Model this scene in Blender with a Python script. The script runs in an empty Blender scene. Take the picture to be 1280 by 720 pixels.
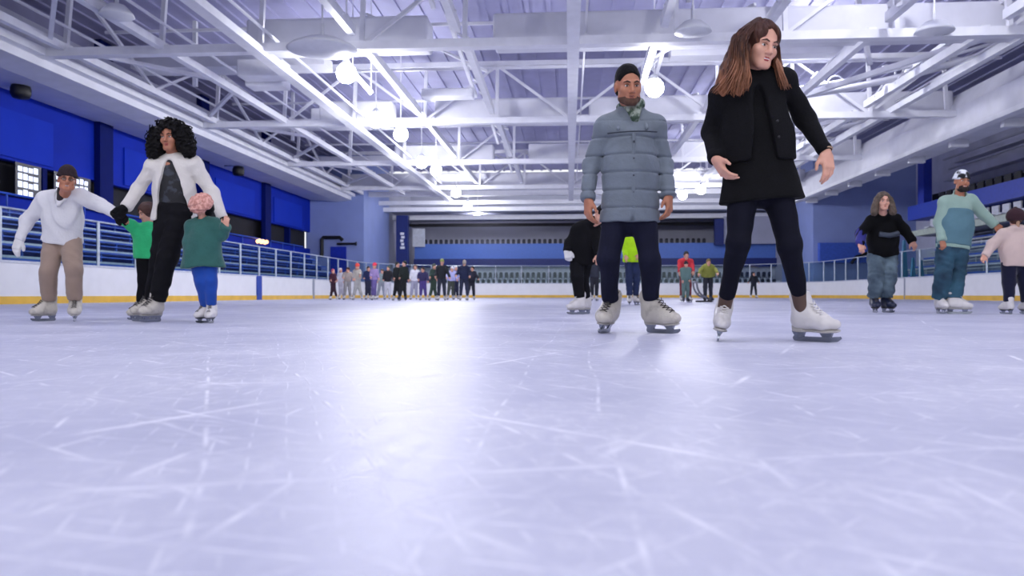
import bpy, math, random
import numpy as np
from mathutils import Vector
random.seed(7)
rng = np.random.default_rng(7)
scene = bpy.context.scene
COL = scene.collection
F = 1000.0
HY = 368.0
CAMH = 0.25
TH = math.atan(72 / 1000)
RV = np.array([math.cos(TH), math.sin(TH), 0.0])
FW = np.array([-math.sin(TH), math.cos(TH), 0.0])
UP = np.array([0.0, 0.0, 1.0])

def P(px, py, d):
    """world point seen at pixel px,py at forward distance d"""
    return RV * ((px - 640) * d / F) + FW * d + UP * (CAMH + (HY - py) * d / F)

def G(px, d):
    return RV * ((px - 640) * d / F) + FW * d

def nrm(v):
    return v / (np.linalg.norm(v) + 1e-9)

# ------------------------------------------------------------------ materials
def lin(c):
    return tuple((x / 255 / 12.92) if x / 255 <= 0.04045 else ((x / 255 + 0.055) / 1.055) ** 2.4 for x in c)

MATS = {}
def mat(name, rgb, rough=0.6, metal=0.0, var=0.12, scale=6.0, bump=0.0, bscale=60.0, spec=0.5, rgb2=None, emit=0.0,
        stretch=(1, 1, 1), thresh=None, sheen=0.0):
    if name in MATS:
        return MATS[name]
    m = bpy.data.materials.new(name)
    m.use_nodes = True
    nt = m.node_tree
    b = nt.nodes['Principled BSDF']
    b.inputs['Roughness'].default_value = rough
    b.inputs['Metallic'].default_value = metal
    b.inputs['Specular IOR Level'].default_value = spec
    if sheen:
        b.inputs['Sheen Weight'].default_value = sheen
    c = lin(rgb)
    tc = nt.nodes.new('ShaderNodeTexCoord')
    mp = nt.nodes.new('ShaderNodeMapping')
    mp.inputs['Scale'].default_value = stretch
    nt.links.new(tc.outputs['Object'], mp.inputs['Vector'])
    n = nt.nodes.new('ShaderNodeTexNoise')
    n.inputs['Scale'].default_value = scale
    n.inputs['Detail'].default_value = 5
    nt.links.new(mp.outputs['Vector'], n.inputs['Vector'])
    r = nt.nodes.new('ShaderNodeValToRGB')
    c2 = lin(rgb2) if rgb2 else tuple(min(1, x * (1 + var)) for x in c)
    c1 = c if rgb2 else tuple(x * (1 - var) for x in c)
    r.color_ramp.elements[0].color = (*c1, 1)
    r.color_ramp.elements[1].color = (*c2, 1)
    lo, hi = thresh if thresh else (0.3, 0.7)
    r.color_ramp.elements[0].position = lo
    r.color_ramp.elements[1].position = hi
    nt.links.new(n.outputs['Fac'], r.inputs['Fac'])
    nt.links.new(r.outputs['Color'], b.inputs['Base Color'])
    if bump:
        n2 = nt.nodes.new('ShaderNodeTexNoise')
        n2.inputs['Scale'].default_value = bscale
        n2.inputs['Detail'].default_value = 3
        nt.links.new(mp.outputs['Vector'], n2.inputs['Vector'])
        bp = nt.nodes.new('ShaderNodeBump')
        bp.inputs['Strength'].default_value = bump
        bp.inputs['Distance'].default_value = 0.02
        nt.links.new(n2.outputs['Fac'], bp.inputs['Height'])
        nt.links.new(bp.outputs['Normal'], b.inputs['Normal'])
    if emit:
        b.inputs['Emission Color'].default_value = (*c, 1)
        b.inputs['Emission Strength'].default_value = emit
    MATS[name] = m
    return m

def ice_material():
    m = bpy.data.materials.new('scraped_ice')
    m.use_nodes = True
    nt = m.node_tree
    N, L = nt.nodes.new, nt.links.new
    b = nt.nodes['Principled BSDF']
    b.inputs['IOR'].default_value = 1.31
    b.inputs['Specular IOR Level'].default_value = 0.4
    tc = N('ShaderNodeTexCoord')
    def mapped(rot, sc):
        mp = N('ShaderNodeMapping')
        mp.inputs['Rotation'].default_value = (0, 0, rot)
        mp.inputs['Scale'].default_value = sc
        L(tc.outputs['Object'], mp.inputs['Vector'])
        return mp.outputs['Vector']
    def math_(op, a, bb=None, clamp=False):
        x = N('ShaderNodeMath'); x.operation = op; x.use_clamp = clamp
        for i, v in enumerate((a, bb)):
            if v is None: continue
            if isinstance(v, (int, float)): x.inputs[i].default_value = v
            else: L(v, x.inputs[i])
        return x.outputs[0]
    # curved skate cuts: thin iso-lines of stretched, warped noise
    lines = None
    for i, (rot, sc, w, amp) in enumerate([(0.35, .35, .0022, 1.0), (1.25, .5, .0030, .9), (-0.8, .62, .0032, .9), (2.2, .9, .005, .8), (2.75, 1.15, .006, .8),
                                           (0.02, 1.4, .008, .7), (1.75, 1.9, .010, .7), (-1.3, 2.6, .016, .6), (0.7, 3.3, .02, .6), (-.35, 5.3, .03, .55), (1.45, 6.1, .03, .5)]):
        n = N('ShaderNodeTexWave'); n.inputs['Scale'].default_value = sc
        n.inputs['Distortion'].default_value = 3.0; n.inputs['Detail'].default_value = .6
        n.inputs['Detail Scale'].default_value = .35; n.inputs['Phase Offset'].default_value = i * 1.7
        L(mapped(rot, (1, 1, 1)), n.inputs['Vector'])
        s = math_('DIVIDE', math_('SUBTRACT', n.outputs['Fac'], 1 - w), w, clamp=True)
        # broken up
        n2 = N('ShaderNodeTexNoise'); n2.inputs['Scale'].default_value = 2.3 + i; n2.inputs['Detail'].default_value = 4
        L(tc.outputs['Object'], n2.inputs['Vector'])
        g = math_('MULTIPLY', math_('SUBTRACT', n2.outputs['Fac'], .47), 6.0, clamp=True)
        s = math_('MULTIPLY', math_('MULTIPLY', s, g), amp)
        lines = s if lines is None else math_('MAXIMUM', lines, s)
    # snow dust
    n3 = N('ShaderNodeTexNoise'); n3.inputs['Scale'].default_value = 22; n3.inputs['Detail'].default_value = 8
    n3.inputs['Roughness'].default_value = .75
    L(mapped(.4, (1, .45, 1)), n3.inputs['Vector'])
    dust = math_('MULTIPLY', math_('SUBTRACT', n3.outputs['Fac'], .49), 5.0, clamp=True)
    n4 = N('ShaderNodeTexNoise'); n4.inputs['Scale'].default_value = 1.1; n4.inputs['Detail'].default_value = 6
    L(tc.outputs['Object'], n4.inputs['Vector'])
    big = math_('MULTIPLY', math_('SUBTRACT', n4.outputs['Fac'], .38), 3.2, clamp=True)
    snow = math_('MAXIMUM', lines, math_('MULTIPLY', dust, math_('MULTIPLY', big, .85)))
    mix = N('ShaderNodeMix'); mix.data_type = 'RGBA'
    mix.inputs['A'].default_value = (*lin((182, 184, 206)), 1)
    mix.inputs['B'].default_value = (*lin((238, 238, 248)), 1)
    L(math_('ADD', math_('MULTIPLY', snow, .9), math_('MULTIPLY', big, .30), clamp=True), mix.inputs['Factor'])
    L(mix.outputs['Result'], b.inputs['Base Color'])
    L(math_('ADD', .40, math_('MULTIPLY', snow, .3)), b.inputs['Roughness'])
    bp = N('ShaderNodeBump'); bp.inputs['Strength'].default_value = .28; bp.inputs['Distance'].default_value = .004
    L(math_('ADD', snow, math_('MULTIPLY', n3.outputs['Fac'], .4)), bp.inputs['Height'])
    L(bp.outputs['Normal'], b.inputs['Normal'])
    return m

def glass_material(name, tint=(196, 222, 226), clear=.8):
    m = bpy.data.materials.new(name)
    m.use_nodes = True
    nt = m.node_tree
    nt.nodes.remove(nt.nodes['Principled BSDF'])
    out = nt.nodes['Material Output']
    tr = nt.nodes.new('ShaderNodeBsdfTransparent'); tr.inputs[0].default_value = (*lin(tint), 1)
    gl = nt.nodes.new('ShaderNodeBsdfGlossy'); gl.inputs['Roughness'].default_value = .08
    gl.inputs['Color'].default_value = (*lin((210, 228, 235)), 1)
    mx = nt.nodes.new('ShaderNodeMixShader'); mx.inputs[0].default_value = 1 - clear
    nt.links.new(tr.outputs[0], mx.inputs[1]); nt.links.new(gl.outputs[0], mx.inputs[2])
    nt.links.new(mx.outputs[0], out.inputs['Surface'])
    return m

# ------------------------------------------------------------------ mesh builder
class MB:
    def __init__(s): s.v = []; s.f = []
    def add(s, vs, fs):
        o = len(s.v); s.v += [tuple(map(float, v)) for v in vs]; s.f += [tuple(i + o for i in f) for f in fs]; return s
    def box(s, c, size, ax=None):
        c = np.array(c, float); X, Y, Z = ax if ax is not None else np.eye(3)
        h = np.array(size) / 2
        vs = [c + X * h[0] * a + Y * h[1] * b + Z * h[2] * e for a in (-1, 1) for b in (-1, 1) for e in (-1, 1)]
        return s.add(vs, [(0, 1, 3, 2), (4, 6, 7, 5), (0, 4, 5, 1), (2, 3, 7, 6), (0, 2, 6, 4), (1, 5, 7, 3)])
    def span(s, a, b):
        a = np.array(a, float); b = np.array(b, float)
        return s.box((a + b) / 2, np.abs(b - a))
    def bar(s, a, b, w, h=None):
        a = np.array(a, float); b = np.array(b, float); h = h or w
        d = b - a; L = np.linalg.norm(d); y = d / L
        up = UP if abs(y[2]) < .95 else np.array([0, 1.0, 0])
        x = nrm(np.cross(y, up)); z = np.cross(x, y)
        return s.box((a + b) / 2, (w, L, h), (x, y, z))
    def tube(s, pts, r, n=8, cap=True):
        pts = [np.array(p, float) for p in pts]
        rs = r if isinstance(r, (list, tuple)) else [r] * len(pts)
        vs = []; fs = []
        ref = None
        for i, p in enumerate(pts):
            t = nrm(pts[min(i + 1, len(pts) - 1)] - pts[max(i - 1, 0)])
            if ref is None: ref = np.array([0, 0, 1.0]) if abs(t[2]) < .9 else np.array([1.0, 0, 0])
            x = nrm(np.cross(t, ref)); y = np.cross(x, t); ref = y
            for k in range(n):
                a = 2 * math.pi * k / n
                vs.append(p + rs[i] * (math.cos(a) * x + math.sin(a) * y))
        for i in range(len(pts) - 1):
            for k in range(n):
                fs.append((i * n + k, i * n + (k + 1) % n, (i + 1) * n + (k + 1) % n, (i + 1) * n + k))
        if cap:
            fs.append(tuple(range(n))[::-1]); fs.append(tuple((len(pts) - 1) * n + k for k in range(n)))
        return s.add(vs, fs)
    def sphere(s, c, r, n=12, ax=None):
        r = np.array([r, r, r] if np.isscalar(r) else r, float); c = np.array(c, float)
        A = np.array(ax if ax is not None else np.eye(3))
        m = n // 2; vs = []; fs = []
        for i in range(m + 1):
            ph = math.pi * i / m
            for k in range(n):
                th = 2 * math.pi * k / n
                u = np.array([math.sin(ph) * math.cos(th), math.sin(ph) * math.sin(th), math.cos(ph)]) * r
                vs.append(c + u @ A)
        for i in range(m):
            for k in range(n):
                fs.append((i * n + k, (i + 1) * n + k, (i + 1) * n + (k + 1) % n, i * n + (k + 1) % n))
        return s.add(vs, fs)
    def lathe(s, c, prof, n=20):
        c = np.array(c, float); vs = []; fs = []
        for (r, z) in prof:
            for k in range(n):
                a = 2 * math.pi * k / n
                vs.append(c + np.array([r * math.cos(a), r * math.sin(a), z]))
        for i in range(len(prof) - 1):
            for k in range(n):
                fs.append((i * n + k, i * n + (k + 1) % n, (i + 1) * n + (k + 1) % n, (i + 1) * n + k))
        return s.add(vs, fs)
    def prism(s, prof, y0, y1):
        """profile of (x,z) extruded along y"""
        n = len(prof)
        vs = [(x, y0, z) for x, z in prof] + [(x, y1, z) for x, z in prof]
        fs = [(i, (i + 1) % n, n + (i + 1) % n, n + i) for i in range(n)] + [tuple(range(n))[::-1], tuple(range(n, 2 * n))]
        return s.add(vs, fs)
    def build(s, name, m, parent=None, smooth=False, loc=None, bevel=0):
        me = bpy.data.meshes.new(name)
        V = np.array(s.v, float)
        if parent is not None:
            loc0 = np.array(world_loc(parent))
        else:
            loc0 = np.array(loc if loc is not None else (0, 0, 0), float)
        me.from_pydata((V - loc0).tolist(), [], s.f)
        me.materials.append(m)
        if smooth:
            me.polygons.foreach_set('use_smooth', [True] * len(me.polygons))
        me.update()
        o = bpy.data.objects.new(name, me)
        COL.objects.link(o)
        if parent is not None: o.parent = parent
        else: o.location = loc0
        if bevel:
            md = o.modifiers.new('Bevel', 'BEVEL'); md.width = bevel; md.segments = 2; md.limit_method = 'ANGLE'
        return o

def world_loc(o):
    l = Vector(o.location)
    while o.parent is not None:
        o = o.parent; l = l + Vector(o.location)
    return l

def tag(o, label, cat, group=None, kind=None):
    o['label'] = label; o['category'] = cat
    if group: o['group'] = group
    if kind: o['kind'] = kind
    return o

def struct(o, label=None):
    o['kind'] = 'structure'
    if label: o['label'] = label
    return o

def empty(name, loc):
    o = bpy.data.objects.new(name, None); COL.objects.link(o); o.location = tuple(map(float, loc)); o.empty_display_size = .1
    return o

def copy_tree(o, parent=None, kids=None):
    c = o.copy(); COL.objects.link(c)
    if parent is not None: c.parent = parent
    for ch in [x for x in ALLKIDS.get(o.name, [])]:
        k = copy_tree(ch, c); ALLKIDS.setdefault(c.name, []).append(k)
    return c
ALLKIDS = {}
def reg(parent, *kids):
    ALLKIDS.setdefault(parent.name, []).extend(kids)
# ------------------------------------------------------------------ the rink hall
LX, RX, FY = -14.2, 17.0, 61.5       # board lines
ZD = 10.2                            # roof deck
M_white = mat('painted_white_steel', (228, 229, 236), .5, var=.05, scale=3)
M_white2 = mat('painted_grey_duct', (216, 217, 226), .55, var=.06, scale=1.5)
M_deck = mat('roof_deck_lavender', (160, 160, 194), .7, var=.08, scale=1.0)
M_blue = mat('deep_blue_wall_paint', (8, 42, 168), .7, spec=.15, var=.10, scale=.6)
M_blue_d = mat('dark_blue_pilaster_paint', (5, 22, 96), .7, spec=.1, var=.08)
M_lav = mat('lavender_blue_wall_paint', (138, 154, 208), .6, var=.05, scale=.8)
M_greyw = mat('pale_grey_wall', (168, 170, 190), .7, var=.06, scale=1)
M_greyd = mat('slate_wall', (196, 198, 218), .7, var=.10, scale=1)
M_dark = mat('dark_opening', (14, 14, 26), .8, var=.2)
M_board = mat('white_board_plastic', (236, 237, 242), .35, var=.03, scale=2)
M_kick = mat('yellow_kick_plate', (232, 186, 66), .4, var=.10, scale=2)
M_cap = mat('board_cap_grey', (205, 210, 222), .4)
M_post = mat('aluminium_post', (190, 200, 212), .35, .4)
M_glass = glass_material('rink_glass', (240, 248, 248), .97)
M_fascia = mat('balcony_fascia_light_blue', (82, 120, 204), .5, var=.06)
M_fascia_d = mat('balcony_soffit_navy', (10, 34, 110), .5, var=.10)
M_seatblue = mat('bleacher_blue', (40, 86, 196), .45, var=.20, scale=3)
M_seatdark = mat('bleacher_riser_dark_blue', (16, 36, 116), .6, var=.25, scale=3)
M_pale = mat('pale_bleacher_plank', (196, 202, 206), .5, var=.12, scale=4)
M_black = mat('black_paint', (14, 14, 20), .5)
M_lamp = mat('lamp_glow', (250, 250, 255), .5, var=0, emit=115.0)
M_shade = mat('lamp_dome_white', (215, 217, 224), .4, var=.04)
M_concrete = mat('concrete_walkway', (120, 124, 140), .8, var=.1)

ice = MB().span((-16, -6, -.2), (19, FY + 1.5, 0)).build('floor', ice_material())
struct(ice, 'white scraped ice surface of the rink')
hall = MB().span((-19, -6, -.4), (24, 78, -.22)).build('floor_concrete', M_concrete); struct(hall, 'concrete slab under the ice and stands')

# ceiling deck with ribs
mb = MB().span((-19.2, -6, ZD), (24.2, 64, ZD + .15))
x = -18.8
while x < 24:
    mb.span((x, -6, ZD - .07), (x + .16, 64, ZD)); x += .75
struct(mb.build('ceiling', M_deck), 'ribbed metal roof deck')

# walls
YW = 56.0
def wall_left():
    X = -18.5
    mb = MB()
    mb.span((X - .3, -6, 4.7), (X, YW, 7.3)).span((X - .3, -6, 0), (X, YW, 3.5))
    struct(mb.build('wall_left', M_blue), 'deep blue side wall above the stands')
    struct(MB().span((X - .3, -6, 7.3), (X, YW, ZD)).build('wall_left_top', M_deck), 'grey upper wall hidden behind the left girder')
    d = MB().span((X - .7, -6, 3.2), (X - .4, YW, 5.0))
    struct(d.build('window_1', M_dark), 'dark window strip in the blue wall')
    fr = MB()
    for y in (10.5, 17, 24, 27.1, 36, 42, 48, 52):
        fr.span((X - .45, y - .12, 3.5), (X - .05, y + .12, 4.7))
    struct(fr.build('trim_1', M_blue_d), 'window mullions')
    p = MB()
    for y in (20.5, 30.4, 39, 47.4):
        p.span((X, y - .45, 3.5), (X + .25, y + .45, ZD))
    struct(p.build('trim_2', M_blue_d), 'dark blue wall pilasters')
    q = MB()
    for y in (24.8, 34.6, 43.2, 51.5):
        q.span((X, y - 2.6, 4.8), (X + .06, y + 2.6, 6.35))
    struct(q.build('trim_3', mat('mid_blue_panel', (12, 50, 182), .7, spec=.15, var=.06, scale=.7)), 'lighter blue wall panels')
wall_left()
struct(MB().span((23.4, -6, 0), (23.7, YW, ZD)).build('wall_right', M_greyd), 'slate coloured wall above the right stands')
# end walls either side of the opening
struct(MB().span((-18.8, YW, 0), (-14.6, YW + .3, ZD)).span((-14.9, YW + .3, 0), (-14.6, 64, ZD)).build('wall_end_left', M_lav), 'pale blue end wall beside the opening')
struct(MB().span((16.6, YW, 0), (23.7, YW + .3, ZD)).span((16.6, YW + .3, 0), (16.9, 64, ZD)).build('wall_end_right', M_lav), 'pale blue end wall on the right')
struct(MB().span((16.9, YW - .5, 2.4), (20.6, YW - .02, 3.75)).build('trim_4', mat('mid_blue_low_wall', (58, 92, 190), .5)), 'blue low wall in front of the end wall')
door = MB().span((-17.0, YW - .08, .6), (-15.85, YW, 3.65)).build('door_1', mat('blue_door', (12, 44, 170), .4)); struct(door, 'blue door in the end wall')
struct(MB().tube([(-17.6, YW - .15, 2.9), (-17.6, YW - .15, 4.15), (-17.5, YW - .15, 4.3), (-16.3, YW - .15, 4.3), (-16.1, YW - .15, 4.1)], .13, 10)
       .tube([(-16.5, YW - .15, 3.85), (-15.2, YW - .15, 3.85), (-15.1, YW - .15, 3.85)], [.08, .08, .16], 10).build('trim_5', M_black), 'black duct pipe over the blue door')
struct(MB().tube([(18.9, YW - .7, 2.35), (19.2, YW - .7, 2.75), (19.9, YW - .7, 3.0), (21.2, YW - .7, 2.95)], .11, 8).build('trim_6', M_black), 'black curved pipe at the right end')
# far zone
mb = MB().span((-15, 73, 0), (17, 73.3, ZD)).span((-14.9, 64, 0), (-14.6, 73, ZD)).span((16.6, 64, 0), (16.9, 73, ZD))
struct(mb.build('wall_far', M_greyw), 'pale grey far wall behind the upper seats')
mb = MB().span((-14.6, 62.2, 6.95), (16.6, 73, 7.1))
struct(mb.build('ceiling_far', M_greyw), 'low flat ceiling over the far stands')
mb = MB()
for (y, z, h, w) in ((57.6, 7.55, .35, .5), (60.6, 7.25, .3, .4), (62.1, 6.9, .32, .45), (65.5, 6.6, .4, .45)):
    mb.span((-14.6, y - w / 2, z - h / 2), (16.6, y + w / 2, z + h / 2))
struct(mb.build('ceiling_far_beams', M_white), 'white cross beams under the far ceiling')
mb = MB().span((-14.6, 69, 6.15), (16.6, 69.3, 6.4))
struct(mb.build('trim_7', M_dark), 'dark rail under the far ceiling')
struct(MB().span((-12.9, 66, 3.2), (16.6, 66.2, 4.45)).build('wall_balcony', M_fascia), 'light blue balcony fascia')
struct(MB().span((-12.9, 65.6, 2.5), (16.6, 66.2, 3.18)).span((-12.9, 66.2, 3.0), (16.6, 73, 3.2)).build('trim_8', M_fascia_d), 'navy lower band of the balcony')
struct(MB().span((-14.6, 66.1, 0), (16.6, 66.3, 2.5)).build('wall_under_balcony', mat('pale_wall_under_balcony', (176, 178, 196), .7)), 'pale wall under the balcony')
struct(MB().span((-13.9, 63.4, 0), (-12.95, 64.0, 6.6)).build('trim_9', M_fascia_d), 'dark blue column with white emblem')
e = MB()
for k in range(5):
    e.span((-13.55 + .07 * (k % 2), 63.36, 3.9 + k * .28), (-13.2 - .05 * (k % 3), 63.4, 4.1 + k * .28))
struct(e.build('trim_10', M_board), 'white vertical emblem on the dark column')
struct(MB().span((-13.0, 65.6, 4.2), (-12.0, 65.9, 5.7)).build('trim_11', M_cap), 'pale grey box beside the column')
struct(MB().span((11.6, 65.0, 4.2), (12.3, 65.5, 6.3)).build('trim_12', M_fascia_d), 'navy column above the balcony on the right')
struct(MB().span((12.3, 65.2, 4.3), (16.6, 65.5, 6.5)).build('wall_far_right', M_greyw), 'grey wall beside the navy column')

# girders
mb = MB().prism([(-15.5, 7.45), (-15.5, 6.95), (-16.5, 6.85), (-18.5, 7.0), (-18.5, 8.4), (-16.0, 8.4)], -6, YW)
struct(mb.build('ceiling_girder_left', M_white2), 'long boxed white girder along the left wall')
mb = MB().prism([(15.0, 7.5), (15.0, 6.62), (15.25, 6.5), (15.5, 6.62), (16.8, 6.6), (16.9, 7.2), (17.5, 8.2), (15.4, 8.2)], -6, YW)
struct(mb.build('ceiling_girder_right', M_white2), 'long boxed white girder along the right side')
# flange and hangers on the right girder
mb = MB().span((14.95, -6, 6.42), (15.35, YW, 6.6))
for y in range(14, 56, 4): mb.span((15.6, y, 6.3), (16.3, y + .25, 6.6))
struct(mb.build('ceiling_girder_flange', M_white), 'bottom flange and hangers of the right girder')
mb = MB().span((-15.55, -6, 7.2), (-15.2, YW, 7.42))
struct(mb.build('ceiling_edge_beam', M_white), 'edge beam on the left girder')

# transverse trusses with box beams
TY = [12.4, 22.4, 32.4, 42.4, 52.4]
for k, y in enumerate(TY):
    mb = MB()
    mb.bar((-15.5, y, 7.3), (15.2, y, 7.3), .34, .24)
    mb.bar((-15.5, y + .3, 9.7), (15.2, y + .3, 9.7), .2, .2)
    xs = [-14.7, -11.8, -8.85, -5.9, -2.95, 0, 2.95, 5.9, 8.85, 11.8, 14.7]
    for x in xs:
        mb.bar((x, y, 7.4), (x, y + .3, 9.7), .13, .13)
    if k >= 0:
        for i, x in enumerate(xs[:-1]):
            if i in (0, 3, 7, 9) or k % 2 == 0:
                a, b2 = (7.4, 9.6) if i % 2 else (9.6, 7.4)
                mb.bar((x, y + .15, a), (xs[i + 1], y + .15, b2), .10, .10)
    struct(mb.build('ceiling_truss', M_white), 'white cross truss under the roof')
    # big duct just behind the truss
    q = MB()
    segs = [(-9.5, -4.1), (-2.2, 15.2)] if k % 2 else [(-10.5, -7.4), (-5.6, 0.2), (.8, 15.2)]
    if k == 4: segs = [(-15.3, 15.2)]
    for (a, b2) in segs:
        q.span((a, y + .5, 7.45), (b2, y + 1.5, 8.35))
    struct(q.build('ceiling_duct', M_white2, bevel=.08), 'wide white boxed duct behind a roof truss')
# secondary mid-bay beams and ducts
for k, y in enumerate((17.4, 27.4, 37.4, 47.4)):
    mb = MB()
    mb.span((-15.3, y - .5, 8.15), (-8.4, y + .5, 8.5))
    mb.bar((-15.3, y + 2, 8.6), (15.2, y + 2, 8.6), .09)
    mb.bar((-15.3, y - 2, 8.9), (15.2, y - 2, 8.9), .09)
    mb.span((3.5, y + .6, 8.5), (9.5, y + 1.3, 8.8))
    struct(mb.build('ceiling_cross_beam', M_white2), 'pale cross beam and pipes between trusses')
# longitudinal beams
for x, w, z in ((-14.7, .18, 7.45), (-11.75, .22, 7.42), (-8.85, .34, 7.18), (0.1, .34, 7.25), (12.6, .24, 7.45)):
    mb = MB().bar((x, -6, z), (x, YW + (3 if abs(x) < 9 else 0), z), w, .22)
    mb.bar((x + .35, -6, z + .45), (x + .35, YW, z + .45), .06)
    struct(mb.build('ceiling_long_beam', M_white), 'long white roof beam running down the rink')
# sloping purlin pairs in each bay rising to the deck
for y0 in TY[:-1]:
    for x in (-5.9, -2.95, 2.4, 5.2, 8.3, 11.3):
        mb = MB()
        s = -1 if x < 0 else 1
        mb.bar((x, y0 + .2, 7.45), (x + .15 * s, y0 + 9.5, 7.6), .20, .26)
        mb.bar((x + .55 * s, y0 + .2, 8.3), (x + .8 * s, y0 + 9.5, 8.2), .11, .14)
        for j in range(5):
            mb.bar((x, y0 + .6 + j * 1.9, 7.6), (x + .6 * s, y0 + 1.4 + j * 1.9, 8.25), .05)
        struct(mb.build('ceiling_purlin', M_white), 'sloping purlin between two trusses')
    # wind braces
    mb = MB()
    mb.bar((-5.9, y0 + .5, 8.4), (-2.95, y0 + 6, 8.2), .08)
    mb.bar((2.4, y0 + 6, 8.3), (5.2, y0 + .5, 8.4), .08)
    mb.bar((-14.7, y0 + .3, 7.5), (-11.75, y0 + 4.6, 7.6), .12)
    mb.bar((-14.7, y0 + 9.3, 7.5), (-11.75, y0 + 5.2, 7.6), .12)
    mb.bar((-14.7, y0 + .3, 9.6), (-14.7, y0 + 5, 7.5), .10)
    mb.bar((-14.7, y0 + 5, 7.5), (-14.7, y0 + 9.5, 9.6), .10)
    mb.bar((-13.2, y0 + 5, 7.6), (-13.2, y0 + 5, 9.9), .14)
    # right-hand bracing
    mb.bar((8.3, y0 + 8.5, 7.6), (13.6, y0 + 1.2, 8.1), .18)
    mb.bar((13.6, y0 + 1.2, 8.1), (12.6, y0 + 6.5, 7.6), .14)
    mb.bar((9.6, y0 + 4, 7.6), (9.2, y0 + 4, 9.8), .14)
    mb.bar((9.2, y0 + 4, 8.7), (11.3, y0 + 3.6, 9.9), .12)
    struct(mb.build('ceiling_brace', M_white), 'diagonal braces of one roof bay')
    # curved cable tray on the right
    pts = []
    for j in range(9):
        t = j / 8
        pts.append((8.2 + 6.2 * t, y0 + 8.5 - 3.0 * t, 7.7 + .75 * t * t))
    c = MB().tube(pts, .13, 8)
    pts2 = [(x2, yy - .1, z2 + .28) for (x2, yy, z2) in pts]
    c.tube(pts2, .06, 6)
    for j in range(0, 9, 2):
        x2, yy, z2 = pts[j]
        hoop = [(x2 + .28 * math.cos(a), yy, z2 + .25 + .28 * math.sin(a)) for a in np.linspace(-.3, math.pi, 8)]
        c.tube(hoop, .035, 5)
    struct(c.build('ceiling_pipe', M_white2, smooth=True), 'curved pipe run with hoops under the roof')
# round ducts / gusset boxes
def gusset(p, s):
    return MB().box(p, s).build('ceiling_box', M_white, bevel=.05)
for (px, py, d, w, h) in ((330, 88, 26, 1.5, .55), (175 + 160, 105, 27, 1.3, .3), (405, 145, 34, .9, .5), (560, 118, 31, 2.0, .3)):
    struct(gusset(P(px, py, d), (w, .8, h)), 'white steel box under the roof')

# sloped roof light panels left over
# ------------------------------------------------------------------ lamps
M_lamp_added = mat('added_lamp_glow', (250, 250, 255), .5, var=0, emit=72.0)
def make_lamp(loc, lit=True, dome=.42, drop=.9):
    x, y, z = loc
    t = empty('pendant_lamp', (x, y, z))
    rod = MB().tube([(x, y, z + .2), (x, y, ZD - .08)], .025, 6).build('rod', M_white, t)
    sh = MB().lathe((x, y, z), [(.04, .44), (.08, .42), (.13, .34), (.19, .25), (.17, .25), (.03, .34)], 20).build('lamp_shade', M_shade, t, smooth=True)
    b = MB().sphere((x, y, z), (.3, .3, .29), 12).build('bulb', M_lamp if lit is True else M_lamp_added, t, smooth=True)
    reg(t, rod, sh, b)
    return t
LAMPZ = 6.8
lampP = []
for (px, py) in ((433, 92), (470, 150), (501, 168), (527, 203), (545, 213), (570, 241), (585, 257), (597, 269), (818, 110), (853, 244), (876, 237)):
    d = (LAMPZ - CAMH) * 1000 / (HY - py)
    lampP.append(P(px, py, d))
words = ['nearest', 'second', 'third', 'fourth', 'fifth', 'sixth', 'seventh', 'farthest']
for i, p in enumerate(lampP):
    t = make_lamp(p, drop=.5 if i else .9)
    if i < 8: lab = words[i] + ' glowing pendant lamp of the left row under the roof'
    else: lab = ['glowing pendant lamp beside the head of the man in grey', 'glowing far lamp on the left of the right-hand pair', 'glowing far lamp on the right of the right-hand pair'][i - 8]
    tag(t, lab, 'lamp', 'glowing lamps hanging from the roof')
# extra unseen lamp rows, added to light the near ice and skaters
for x in (-7.2, 0.5, 7.6):
    for y in (-4, 3, 10):
        t = make_lamp((x, y, 6.9), lit='dim')
        tag(t, 'added glowing pendant lamp over the near ice, unseen, there for its light', 'lamp', 'added unseen lamps over the near ice')
for x, y in ((12.2, 22), (12.2, 31), (12.0, 40), (11, 49)):
    pass
# fluorescent strip by the first lamp
a = P(441, 90, 24.3); b = P(464, 116, 24.3)
sl = empty('strip_light', (a + b) / 2)
MB().bar(a, b, .16, .12).build('tube', mat('strip_glow', (250, 250, 255), .5, var=0, emit=14), sl)
for e_ in (a, b): MB().tube([e_ + UP * .06, (e_[0], e_[1], ZD - .08)], .012, 4).build('hanger', M_shade, sl)
tag(sl, 'glowing slanted strip light beside the nearest pendant lamp', 'light')
# unlit domes
for (px, py, d, r, lab) in ((403, 62, 21.5, .95, 'large unlit white dome lamp above the nearest glowing lamp'), (146, 20, 20, .42, 'unlit white dome lamp at the top left of the roof'),
                          (866, 40, 21.3, .5, 'unlit white dome lamp left of the tall woman, under the cross beam'), (1168, 40, 21.3, .5, 'unlit white dome lamp at the top right under the cross beam')):
    p = P(px, py, d)
    t = empty('dome_lamp', p)
    MB().lathe(p, [(.04, .7), (.05, .32), (r * .5, .26), (r * .9, .08), (r, 0), (r * .93, -.02), (r * .4, -.08), (.01, -.1)], 22).build('lamp_shade', M_shade, t, smooth=True)
    MB().tube([p + UP * .3, (p[0], p[1], ZD - .08)], .025, 6).build('rod', M_white, t)
    tag(t, lab, 'lamp', 'unlit dome lamps under the roof')
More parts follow.
